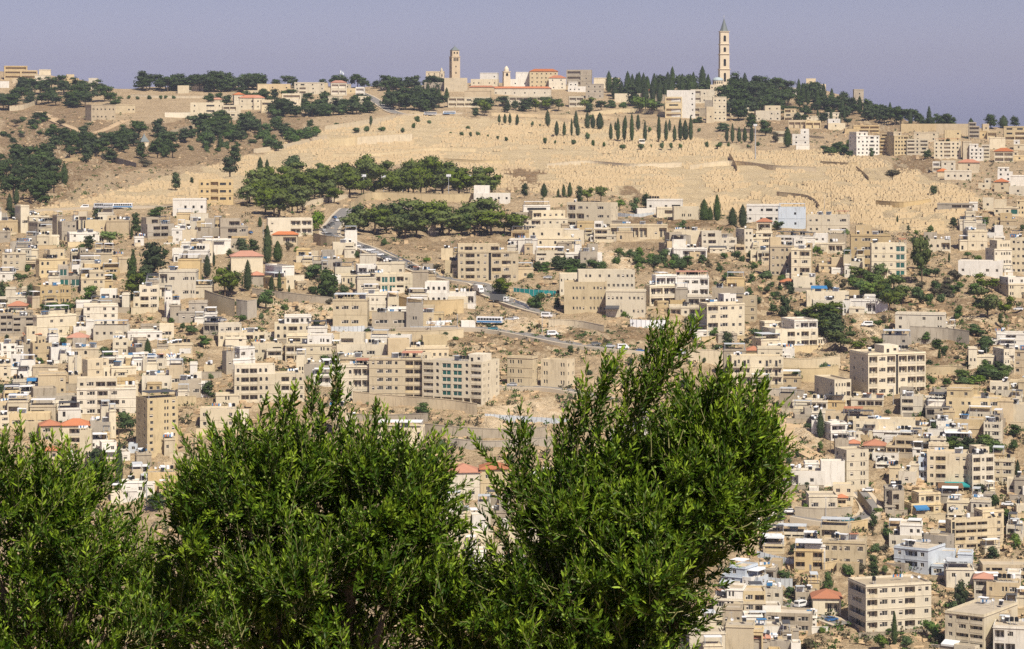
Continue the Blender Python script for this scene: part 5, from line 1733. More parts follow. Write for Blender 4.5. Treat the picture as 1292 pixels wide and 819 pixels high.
for a in (
    ([(298, 262), (340, 250), (385, 247)], 3, 'tan', 'low stone wall at the foot of the pine grove, above the town roofs'),
    ([(378, 262), (402, 256), (440, 250)], 5, 'cream', 'pale stone wall curving from the pine grove to the road bend'),
    ([(441, 264), (447, 263), (470, 252), (560, 254), (640, 252)], 9, 'cream', 'long pale retaining wall behind the upper pines beside the road bend'),
    ([(395, 305), (412, 309), (446, 312)], 11, 'tan', 'high tan retaining wall directly below the road bend'),
    ([(446, 322), (470, 330), (505, 343)], 7, 'tan', 'stone wall holding up the line of cars on the ramp road'),
    ([(318, 372), (350, 376), (420, 384)], 8, 'grey', 'dark stone wall running below the row of cypresses'),
    ([(258, 390), (275, 396), (296, 402)], 24, 'cream', 'tall buttressed stone retaining wall beside the stone ramp'),
    ([(298, 400), (312, 402), (324, 400)], 22, 'grey', 'steep grey stone ramp wall under the round dark tree'),
    ([(488, 388), (530, 397), (585, 396)], 18, 'tan', 'broad tan retaining wall under the green-windowed house'),
    ([(420, 430), (480, 428), (560, 426), (585, 424)], 9, 'cream', 'long pale retaining wall below the level road'),
    ([(445, 508), (480, 512), (560, 518), (602, 524)], 14, 'tan', 'high tan terrace wall under the six-storey block'),
    ([(428, 530), (470, 534), (540, 532)], 10, 'grey', 'long grey concrete wall descending below the five-storey block'),
    ([(536, 548), (580, 552), (640, 555), (690, 552)], 13, 'grey', 'bare concrete terrace of an unfinished building site'),
    ([(565, 562), (620, 566), (700, 560)], 9, 'grey', 'lower concrete terrace of the unfinished building site'),
    ([(692, 412), (730, 414), (762, 420)], 9, 'cream', 'stone wall along the dirt shelf under the school'),
    ([(868, 457), (895, 457), (935, 460)], 15, 'cream', 'long pale retaining wall behind the tip of the right olive tree'),
    ([(986, 465), (1020, 466), (1060, 462)], 13, 'cream', 'upper tier of the pale stone terrace with a parked blue car'),
    ([(986, 479), (1030, 480), (1058, 476)], 15, 'cream', 'lower tier of the pale stone terrace with a parked blue car'),
    ([(958, 500), (985, 500), (1015, 502)], 9, 'grey', 'grey stone terrace wall above the pale dirt track'),
    ([(1148, 428), (1190, 430), (1223, 434)], 16, 'grey', 'high grey retaining wall under the isolated flat house'),
    ([(1168, 473), (1200, 472), (1220, 474)], 10, 'cream', 'pale curved terrace wall beside the balcony-banded block'),
    ([(1003, 652), (1040, 654), (1075, 652)], 12, 'grey', 'grey block wall under the small square tan house'),
    ([(1038, 670), (1065, 672), (1095, 668)], 12, 'tan', 'tan retaining wall holding up two parked cars'),
    ([(1082, 632), (1092, 645), (1100, 655)], 14, 'grey', 'dark sloping wall of the lane below the tall tan corner house'),
    ([(1038, 720), (1060, 716), (1090, 708)], 9, 'tan', 'tan bank wall under the house with barred windows'),
    ([(925, 165), (1000, 172), (1040, 176)], 3, 'cream', 'low wall at the top of the burial slope near the mast'),
    ([(620, 146), (680, 148), (760, 150), (870, 155)], 4, 'tan', 'shaded stone wall along the top of the burial slope'),
    ([(745, 146), (800, 142), (850, 148)], 5, 'cream', 'pale garden wall under the light green trees near the top'),
    ([(410, 164), (440, 160), (490, 152), (500, 148)], 5, 'cream', 'long pale wall below the tree belt at the walled corner'),
    ([(415, 184), (440, 184), (452, 182)], 10, 'cream', 'square stone corner bastion of the burial slope, plain face'),
    ([(442, 183), (480, 180), (520, 178)], 9, 'cream', 'stone wall with one small opening beside the corner bastion'),
    ([(320, 192), (360, 186), (412, 174)], 4, 'cream', 'wall climbing beside the garden trees to the corner bastion'),
    ([(420, 197), (480, 196), (540, 190), (600, 190)], 3, 'cream', 'long terrace wall across the upper burial slope, left part'),
    ([(560, 203), (620, 206), (640, 204)], 3, 'cream', 'short terrace wall above the brown scrub square'),
    ([(690, 210), (740, 206), (800, 210), (860, 208)], 3, 'cream', 'terrace wall across the middle of the burial slope below the cypresses'),
    ([(870, 212), (920, 206), (980, 212), (1030, 214)], 3, 'cream', 'terrace wall below the tall mast'),
    ([(1080, 212), (1090, 220), (1096, 226)], 2.5, 'tan', 'short dark wall slanting down beside the lone dry tree'),
    ([(1035, 206), (1070, 208), (1082, 207)], 2.5, 'tan', 'dark straight wall below the slab blocks'),
    ([(1105, 258), (1140, 260), (1175, 256)], 5, 'tan', 'brown wall at the lower corner of the burial slope'),
    ([(980, 245), (1020, 250), (1034, 262)], 3, 'cream', 'curved terrace edge above the lowest rows of tombs'),
    ([(920, 198), (925, 205), (930, 216)], 5, 'tan', 'ruined slanting wall beside the mast'),
    ([(78, 205), (110, 200), (135, 194)], 4, 'tan', 'sunlit wall above the terraced fan-shaped field'),
    ([(128, 200), (150, 206), (172, 212)], 6, 'grey', 'grey wall below the wooded garden'),
    ([(12, 140), (30, 138), (47, 132)], 6, 'cream', 'pale broken wall at the edge of the far corner hill'),
    ([(165, 122), (215, 124), (300, 124)], 3, 'cream', 'pale terrace wall with small trees on it below the skyline pines'),
    ([(208, 148), (240, 148), (262, 146)], 6, 'pale', 'broad pale terrace wall beside the white hillside house'),
    ([(215, 168), (255, 158), (300, 150)], 3, 'cream', 'slanting wall of the wooded garden slope'),
):
    wall('stone_wall', a[0], a[1], a[2], a[3])
for a in (
    ([(795, 412), (820, 413), (840, 413)], 9, 'whitemetal', 'white panel fence at the end of the school wall'),
    ([(418, 418), (440, 418), (460, 417)], 6, 'sheet', 'metal sheet fence beside the level road, below the canopy house'),
    ([(518, 416), (535, 416), (556, 415)], 4, 'sheet', 'metal sheet fence on the outer side of the level road'),
    ([(518, 410), (545, 409), (570, 408)], 4, 'whitemetal', 'pale metal fence behind the level road, left of the white container hut'),
    ([(650, 383), (662, 388), (668, 392)], 5, 'sheet', 'metal fence beside the parked lorry'),
    ([(612, 528), (640, 530), (718, 535)], 6, 'sheet', 'long metal fence of the building site beside the olive tree'),
    ([(955, 702), (978, 708), (1002, 713), (1024, 720)], 7, 'sheet', 'pale blue metal fence stepping down above the white canopy house'),
    ([(969, 735), (985, 737), (1000, 737)], 7, 'sheet', 'short blue-grey metal fence on a wall beside a green bush'),
    ([(485, 318), (500, 325), (520, 334)], 3, 'sheet', 'barrier of small panels on the bank side of the ramp road'),
    ([(775, 272), (800, 274), (825, 272)], 4, 'sheet', 'blue-grey fence above the brown strip at the cemetery foot'),
    ([(648, 368), (668, 370), (702, 372)], 5, 'teal', 'turquoise screen wall beside the stone school'),
):
    wall('sheet_fence', a[0], a[1], a[2], a[3], 'fence', .12, True)

# ------------------------------------------------------------------ masts, poles, flag
def pole(px, py, h, label, kind='lamp', group=None):
    P = gpt(px, py); k = P.y / F; H = h * k
    r = empty('floodlight_mast' if kind == 'flood' else 'street_lamp' if kind == 'lamp' else 'utility_pole', P, -math.atan2(P.x, P.y))
    mb = MB(); q = max(.09, .018 * H); mb.tube([(0, 0, -1.5), (0, 0, H)], [q, q * .7], 0, 6)
    put('pole', mb.mesh('pole', [M['steel'] if kind != 'wood' else M['bark']]), r)
    mb = MB()
    if kind == 'flood':
        mb.box(-1.5, 1.5, -.3, .1, H - .2, H + 1.6, 0)
        for x in (-1, 0, 1): mb.box(x - .38, x + .38, -.42, -.3, H + .1, H + 1.3, 1)
        put('lamp_head', mb.mesh('lamp_head', [M['steel'], M['whitemetal']]), r)
    elif kind == 'lamp':
        mb.tube([(0, 0, H - .05), (0, -.6, H + .35), (0, -1.6, H + .45)], .06, 0, 5); mb.box(-.18, .18, -2.2, -1.5, H + .36, H + .52, 1)
        put('lamp_head', mb.mesh('lamp_head', [M['steel'], M['whitemetal']]), r)
    else:
        mb.box(-1.0, 1.0, -.08, .08, H - .9, H - .75); mb.box(-.7, .7, -.08, .08, H - 1.8, H - 1.66)
        put('crossarm', mb.mesh('crossarm', [M['bark']]), r)
    tag(r, label, 'floodlight' if kind == 'flood' else 'street lamp' if kind == 'lamp' else 'pole', group)
for i, (x, y, h) in enumerate(((459, 245, 22), (484, 246, 22), (508, 246, 21), (566, 250, 27), (592, 248, 24))):
    pole(x, y, h, ('leftmost', 'second-from-left', 'middle', 'fourth-from-left', 'rightmost')[i] + ' of five floodlight masts standing in the pine grove', 'flood', 'floodlight masts in the pine grove')
pole(953, 201, 42, 'tall grey floodlight mast standing alone near the top of the burial slope', 'flood')
PL = [(42, 275, 14), (98, 330, 16), (214, 352, 20), (332, 300, 18), (400, 300, 20), (430, 298, 16), (470, 312, 14), (577, 424, 26), (543, 420, 20), (684, 424, 22), (680, 424, 20), (908, 457, 18), (915, 457, 16), (1042, 655, 26), (1079, 600, 20), (1040, 720, 24), (1061, 716, 26), (1206, 760, 34), (1149, 700, 24), (1010, 600, 14), (1048, 575, 18), (1127, 512, 24), (1229, 455, 20), (185, 640, 40), (150, 560, 30), (96, 470, 26), (245, 400, 22), (295, 480, 20), (318, 470, 22), (635, 340, 18), (747, 330, 14), (1040, 262, 14), (1049, 258, 12), (505, 215, 10), (600, 400, 14), (985, 600, 12), (660, 410, 10), (705, 330, 12), (880, 440, 14), (1180, 640, 18)]
for i, (x, y, h) in enumerate(PL): pole(x, y, h, None, 'lamp' if i % 2 else 'wood', 'poles along the streets')
POLES = [o for o in COL.objects if o.get('group') == 'poles along the streets']
def flag():
    P = gpt(430.5, 108); k = P.y / F; P.y -= 18
    r = empty('flagpole', P, -math.atan2(P.x, P.y)); H = 22 * k
    mb = MB(); mb.tube([(0, 0, -2), (0, 0, H)], [.34, .22], 0, 6); put('pole', mb.mesh('pole', [M['steel']]), r)
    mb = MB(); n = 10; L = 5.6 * k; h = 3.6 * k
    for i in range(n):
        a, b = i / n, (i + 1) / n
        f = lambda t: (t * L * .8 + .2, .35 * math.sin(t * 7), -t * t * 3.2 * k * .8)
        (xa, ya, za), (xb, yb, zb) = f(a), f(b)
        for z0, z1, m in ((0, .12, 0), (.12, .27, 1), (.27, .73, 0), (.73, .88, 1), (.88, 1, 0)):
            mb.poly([(xa, ya, H - 1 - h * z1 + za), (xb, yb, H - 1 - h * z1 + zb), (xb, yb, H - 1 - h * z0 + zb), (xa, ya, H - 1 - h * z0 + za)], m)
    # six-pointed star of two outline triangles in the middle
    cx, cz = L * .4, H - 1 - h * .5 - .25 * 3.2 * k * .8
    for s in (1, -1):
        tri = [(cx + .62 * k * math.cos(a), cz + s * .62 * k * math.sin(a)) for a in (math.pi / 2, math.pi * 7 / 6, math.pi * 11 / 6)]
        for q in range(3):
            a, b = tri[q], tri[(q + 1) % 3]; c = (cx, cz); g = .7
            mb.poly([(a[0], -.42 - .01 * s, a[1]), (b[0], -.42 - .01 * s, b[1]), (c[0] + (b[0] - c[0]) * g, -.42 - .01 * s, c[1] + (b[1] - c[1]) * g), (c[0] + (a[0] - c[0]) * g, -.42 - .01 * s, c[1] + (a[1] - c[1]) * g)], 1)
    put('flag', mb.mesh('flag', [M['whitemetal'], M['bluetarp']]), r)
    tag(r, 'tall flagpole with a drooping white and blue striped flag on the skyline', 'flagpole')
flag()

# ------------------------------------------------------------------ vehicles
PAINT = {'white': (.75, .75, .75), 'silver': (.42, .43, .45), 'grey': (.12, .125, .13), 'black': (.015, .015, .018), 'blue': (.04, .12, .28), 'teal': (.05, .20, .24), 'red': (.3, .03, .03)}
for k_, v_ in PAINT.items(): mat('paint_' + k_, v_, 0.3, 0, spec=.6)
def shell(mb, prof, hw, m):
    """prof: outline (y along the length, z); extruded across, with rounded shoulders"""
    n = len(prof)
    for sgn in (-1, 1): mb.poly([(sgn * hw, y, z) for y, z in (prof if sgn > 0 else prof[::-1])], m)
    for i in range(n):
        a, b = prof[i], prof[(i + 1) % n]
        mb.poly([(-hw, *a), (-hw, *b), (hw, *b), (hw, *a)], m)
def wheel_mesh(rad, wd):
    mb = MB(); mb.tube([(-wd / 2, 0, 0), (wd / 2, 0, 0)], rad, 0, 12); mb.tube([(-wd / 2 - .01, 0, 0), (wd / 2 + .01, 0, 0)], rad * .55, 1, 10)
    return mb.mesh('wheel', [M['black'], M['steel']])
WH = wheel_mesh(.32, .22); WHB = wheel_mesh(.5, .3)
VM = {}
def veh_mesh(kind, colr):
    key = (kind, colr)
    if key in VM: return VM[key]
    b, g = MB(), MB()
    if kind == 'car':
        shell(b, [(-2.1, .28), (2.1, .28), (2.15, .62), (2.0, .92), (1.0, 1.0), (-1.75, 1.02), (-2.12, .85)], .86, 0)
        shell(b, [(.55, 1.42), (-1.2, 1.42), (-1.3, 1.36), (.65, 1.36)], .66, 0)
        shell(g, [(1.15, .98), (.5, 1.38), (-1.2, 1.38), (-1.85, 1.0)], .72, 0)
        ws = [(x, y, .32) for x in (-.78, .78) for y in (-1.3, 1.3)]
    elif kind == 'van':
        shell(b, [(-2.5, .35), (2.5, .35), (2.55, .95), (2.1, 1.15), (1.5, 2.0), (1.2, 2.15), (-2.45, 2.15)], .95, 0)
        for s in (-1, 1): g.box(s * .955 - .01, s * .955 + .01, -2.1, 1.1, 1.25, 1.85)
        g.poly([(-.8, 2.09, 1.22), (.8, 2.09, 1.22), (.8, 1.6, 1.92), (-.8, 1.6, 1.92)])
        g.box(-.8, .8, -2.49, -2.46, 1.2, 1.85)
        ws = [(x, y, .32) for x in (-.86, .86) for y in (-1.6, 1.6)]
    elif kind == 'bus':
        shell(b, [(-5.8, .4), (5.8, .4), (5.9, 1.5), (5.7, 3.0), (-5.8, 3.05)], 1.25, 0)
        for s in (-1, 1):
            for i in range(8): g.box(s * 1.255 - .012, s * 1.255 + .012, -5.3 + i * 1.32, -4.15 + i * 1.32, 1.5, 2.5)
        g.box(-1.1, 1.1, 5.79, 5.86, 1.4, 2.6); g.box(-1.1, 1.1, -5.82, -5.78, 1.6, 2.5)
        ws = [(x, y, .5) for x in (-1.1, 1.1) for y in (-3.4, 3.6)]
    else:  # lorry: cab and box
        shell(b, [(2.3, .5), (4.1, .5), (4.2, 1.5), (3.9, 2.5), (2.3, 2.6)], 1.15, 0)
        g.box(-.95, .95, 4.02, 4.14, 1.5, 2.3)
        for s in (-1, 1): g.box(s * 1.155 - .012, s * 1.155 + .012, 2.7, 3.7, 1.5, 2.2)
        ws = [(x, y, .5) for x in (-1.0, 1.0) for y in (-2.8, 3.2)]
    VM[key] = (b.mesh('body', [M['paint_' + colr]]), g.mesh('windows', [M['glass']]), ws)
    return VM[key]
VN = {'car': 'parked_car', 'van': 'minibus', 'bus': 'bus', 'lorry': 'lorry'}
def vehicle(kind, colr, px, py, ang, label=None, group=None, box=None, lift=.62):
    """ang: heading on the map in degrees, 0 = nose away from the viewer, 90 = nose to the picture's left"""
    P = gpt(px, py); P.z += lift
    r = empty(VN[kind], P, R(ang)); b, g, ws = veh_mesh(kind, colr)
    put('body', b, r); put('glazing', g, r)
    for p in ws: put('wheel', WHB if kind in ('bus', 'lorry') else WH, r, p)
    if kind == 'lorry':
        mb = MB(); mb.box(-1.25, 1.25, -4.6, 2.15, .95, 3.6)
        put('cargo_box', mb.mesh('cargo_box', [M['paint_' + (box or 'white')]]), r)
    if kind == 'bus' and colr == 'white':
        mb = MB()
        for s in (-1, 1): mb.box(s * 1.262 - .012, s * 1.262 + .012, -5.7, 5.6, .55, 1.25)
        put('side_stripe', mb.mesh('side_stripe', [M['bluetarp']]), r)
    tag(r, label, VN[kind].replace('_', ' ').replace('parked ', ''), group)
up = [('blue', 285, 250), ('white', 300, 275), ('grey', 268, 305), ('grey', 247, 318), ('grey', 212, 335), ('silver', 182, 360), ('white', 197, 385)]
ordn = ['topmost', 'second', 'third', 'fourth', 'fifth', 'sixth', 'lowest']
for i, (c, x, y) in enumerate(up): vehicle('car', c, 380 + x / 6.823, 240 + y / 6.823, 25 if i < 3 else 35, f'{c} car, {ordn[i]} in the line parked along the road bend below the pine grove', 'cars parked along the bend')
vehicle('van', 'grey', 380 + 240 / 6.823, 240 + 408 / 6.823, -70, 'dark grey van turning at the very point of the road bend')
vehicle('car', 'white', 380 + 300 / 6.823, 240 + 425 / 6.823, -75, 'white car just past the dark grey van in the road bend')
dn = [('white', 475, 492), ('grey', 565, 503), ('white', 585, 530), ('silver', 628, 547), ('white', 672, 567), ('grey', 718, 587), ('silver', 760, 603), ('grey', 797, 610), ('black', 955, 675)]
od2 = ['first', 'second', 'third', 'fourth', 'fifth', 'sixth', 'seventh', 'eighth', 'last']
for i, (c, x, y) in enumerate(dn): vehicle('car', c, 380 + x / 6.823, 240 + y / 6.823 + .8, -62, f'{c} car, {od2[i]} from the top in the queue down the ramp road', 'cars queueing down the ramp road')
for kd, c, x, y, a, lb in (
    ('car', 'white', 543, 346, -70, 'white car alone at the lower end of the ramp road'),
    ('car', 'white', 649, 405, 90, 'white car parked on the sandy triangle between two roads'),
    ('car', 'silver', 643, 406, 90, 'silver car parked on the sandy triangle behind a white one'),
    ('car', 'teal', 622, 418, 75, 'teal car on the level road below the white bus'),
    ('van', 'white', 697, 425, -75, 'white pickup van by itself on the sandy verge of the level road'),
    ('car', 'grey', 752, 437, -80, 'dark car at the head of the row parked by the level road'),
    ('car', 'silver', 770, 440, -80, 'silver car between a dark car and a white van by the level road'),
    ('van', 'white', 786, 442, -80, 'white van in the row of cars parked by the level road'),
    ('car', 'blue', 808, 446, -80, 'blue car at the far end of the row beside the olive tree tip'),
    ('van', 'silver', 862, 449, -85, 'silver van partly behind the tip of the right olive tree'),
    ('car', 'silver', 646, 489, 85, 'silver car beside the left stone cube house'),
    ('car', 'white', 996, 649, 90, 'white car half behind the dark tree by the right olive tree'),
    ('car', 'white', 1008, 439, 90, 'white car parked in front of the terraced white house'),
    ('car', 'grey', 993, 438, 90, 'dark car parked in the shade of the terraced white house'),
    ('car', 'blue', 1041, 465, 88, 'blue car parked on top of the pale stone terrace'),
    ('van', 'white', 1094, 413, 88, 'white minibus standing on the bare pale ground'),
    ('car', 'white', 1095, 622, 88, 'white car parked at the foot of the tall tan corner house'),
    ('car', 'grey', 1052, 659, 88, 'dark green-grey car on the wall under the small square tan house'),
    ('car', 'teal', 1070, 660, 88, 'teal car in front of a pale fence, beside a dark one'),
    ('car', 'white', 1271, 640, 80, 'white car parked among junk near the house with the teal awning'),
    ('car', 'silver', 1241, 634, 30, 'silver car nose-up on the slope below the teal awning'),
    ('van', 'white', 1011, 768, -45, 'white minibus driving down the steep narrow lane'),
    ('car', 'blue', 1049, 786, -60, 'blue car in the lane below the white minibus'),
    ('car', 'white', 1285, 393, 70, 'white car on the pale track near the far edge of town'),
    ('car', 'silver', 691, 353, 88, 'silver car beside the turquoise screen above the school'),
    ('car', 'silver', 280, 407, 88, 'silver car on the roof deck of the long two-storey row'),
    ('car', 'white', 218, 348, 20, 'white car under the big dark tree in the town'),
    ('car', 'blue', 316, 296, 20, 'blue car below the low stone wall of the pine grove'),
    ('car', 'silver', 466, 418, 88, 'silver car passing the metal sheet fence on the level road'),
    ('bus', 'white', 618, 410, -102, 'long white bus with a blue stripe on the level road'),
    ('van', 'white', 690, 402, -105, 'white minibus climbing the upper lane past the school'),
    ('bus', 'white', 155, 264, 90, 'white bus stopped at the foot of the burial slope'),
    ('bus', 'silver', 131, 264, 90, 'silver bus stopped behind a white bus at the foot of the burial slope'),
    ('van', 'white', 107, 264, 90, 'white van on the road at the foot of the burial slope'),
    ('bus', 'white', 567, 145, 88, 'white bus at the top edge of the burial slope'),
    ('bus', 'silver', 543, 146, 88, 'silver bus behind a white one at the top edge of the burial slope'),
    ('car', 'silver', 40, 270, 90, 'silver car near the wood on the road under the burial slope'),
):
    vehicle(kd, c, x, y, a, lb)
vehicle('lorry', 'white', 604, 371, -100 - 60, 'white box lorry nose towards the viewer beside the arched white house', box='white')
vehicle('lorry', 'white', 631, 383, -118, 'lorry with a long dark grey cargo box beside the round dark pine', box='grey')
# ------------------------------------------------------------------ the olive trees close to the viewer
def olive_mat():
    m = bpy.data.materials.new('olive_leaf'); m.use_nodes = True
    t = m.node_tree; L = t.links.new; b = t.nodes['Principled BSDF']
    at_ = t.nodes.new('ShaderNodeAttribute'); at_.attribute_name = 'leaf'
    cr = t.nodes.new('ShaderNodeValToRGB'); e = cr.color_ramp.elements
    e[0].position = 0.0; e[0].color = (0.020, 0.052, 0.004, 1); e[1].position = 1.0; e[1].color = (0.27, 0.38, 0.03, 1)
    x = e.new(.55); x.color = (0.070, 0.128, 0.008, 1)
    L(at_.outputs['Fac'], cr.inputs['Fac']); L(cr.outputs['Color'], b.inputs['Base Color'])
    b.inputs['Roughness'].default_value = .5; b.inputs['Specular IOR Level'].default_value = .2
    tr = t.nodes.new('ShaderNodeBsdfTranslucent'); ms = t.nodes.new('ShaderNodeMixShader'); ms.inputs[0].default_value = .16
    hs = t.nodes.new('ShaderNodeHueSaturation'); hs.inputs['Value'].default_value = 1.5; hs.inputs['Hue'].default_value = .485
    L(cr.outputs['Color'], hs.inputs['Color']); L(hs.outputs['Color'], tr.inputs['Color'])
    L(b.outputs[0], ms.inputs[1]); L(tr.outputs[0], ms.inputs[2]); L(ms.outputs[0], t.nodes['Material Output'].inputs['Surface'])
    M['olive_leaf'] = m
    mat('olive_fruit', (0.16, 0.22, 0.035), .4, 0, spec=.4)
    mat('twig', (0.20, 0.19, 0.075), .8)
olive_mat()
def unit(a): return a / (np.linalg.norm(a, axis=-1, keepdims=True) + 1e-9)
def sprigs(P, Dr, Ln, K):
    """leafy shoots: base points P, directions Dr, lengths Ln, K leaves on each. returns leaf verts, faces, leaf value, twig MB-like arrays, shoot points"""
    S = len(P)
    bend = NR.uniform(.05, .35, (S, 1)) * np.array([[0, 0, 1.0]]) + NR.normal(0, .10, (S, 3))
    t = (np.arange(K) + .5) / K; t = .10 + .92 * t
    pos = P[:, None] + Dr[:, None] * (Ln[:, None, None] * t[None, :, None]) + bend[:, None] * (Ln[:, None, None] * t[None, :, None] ** 2)
    tan = unit(Dr[:, None] + 2 * bend[:, None] * t[None, :, None])
    ref = unit(np.cross(Dr, NR.normal(0, 1, (S, 3))))
    s1 = unit(ref[:, None] - tan * (ref[:, None] * tan).sum(-1, keepdims=True)); s2 = np.cross(tan, s1)
    k = np.arange(K); ang = (k % 2) * np.pi + (k // 2 % 2) * (np.pi / 2)
    ang = ang[None] + NR.normal(0, .45, (S, K))
    side = s1 * np.cos(ang)[..., None] + s2 * np.sin(ang)[..., None]
    op = np.radians(np.interp(t, [.1, .7, 1.0], [54, 40, 16]))[None] + NR.normal(0, .2, (S, K))
    ld = unit(tan * np.cos(op)[..., None] + side * np.sin(op)[..., None] + np.array([0, 0, .10]))
    nrm = unit(tan - ld * (tan * ld).sum(-1, keepdims=True) + NR.normal(0, .35, (S, K, 3)))
    nrm = unit(nrm - ld * (nrm * ld).sum(-1, keepdims=True))
    bi = np.cross(nrm, ld)
    ll = NR.uniform(.040, .061, (S, K)) * np.interp(t, [.1, .75, 1], [1, 1.0, .62])[None]
    lw = ll * NR.uniform(.115, .155, (S, K))
    e = lambda a: a[..., None]
    curl = nrm * e(ll * NR.uniform(-.12, .04, (S, K)))
    b0 = pos
    l1 = pos + ld * e(ll * .34) + bi * e(lw); r1 = pos + ld * e(ll * .34) - bi * e(lw); m1 = pos + ld * e(ll * .34) - nrm * e(lw * .35)
    l2 = pos + ld * e(ll * .70) + bi * e(lw * .82) + curl * .5; r2 = pos + ld * e(ll * .70) - bi * e(lw * .82) + curl * .5; m2 = pos + ld * e(ll * .70) - nrm * e(lw * .3) + curl * .5
    tip = pos + ld * e(ll) + curl
    V = np.stack([b0, l1, m1, r1, l2, m2, r2, tip], 2).reshape(-1, 3)
    n = S * K; q = np.arange(n)[:, None, None] * 8
    tri = np.array([(0, 2, 1), (0, 3, 2), (1, 2, 5), (1, 5, 4), (2, 3, 6), (2, 6, 5), (4, 5, 7), (5, 6, 7)])
    Fc = (q + tri[None]).reshape(-1, 3)
    shoot = NR.normal(.38, .19, (S, 1)) + np.interp(t, [.1, .6, 1], [-.12, 0, .38])[None] + NR.normal(0, .13, (S, K))
    # twigs: three-sided tapering stems
    tt = np.linspace(0, 1, 5)
    tp = P[:, None] + Dr[:, None] * (Ln[:, None, None] * tt[None, :, None]) + bend[:, None] * (Ln[:, None, None] * tt[None, :, None] ** 2)
    rad = .0032 * (1 - .65 * tt)[None, :, None]
    ring = [tp + (s1[:, :1] * math.cos(a) + s2[:, :1] * math.sin(a)) * rad for a in (0, 2.1, 4.2)]
    TV = np.stack(ring, 2).reshape(-1, 3)                       # S,5,3
    base = (np.arange(S) * 15)[:, None, None]
    qf = np.array([(i * 3 + j, i * 3 + (j + 1) % 3, (i + 1) * 3 + (j + 1) % 3, (i + 1) * 3 + j) for i in range(4) for j in range(3)])
    TF = (base + qf[None]).reshape(-1, 4)
    return V, Fc, np.repeat(shoot.reshape(-1), 8), TV, TF, pos
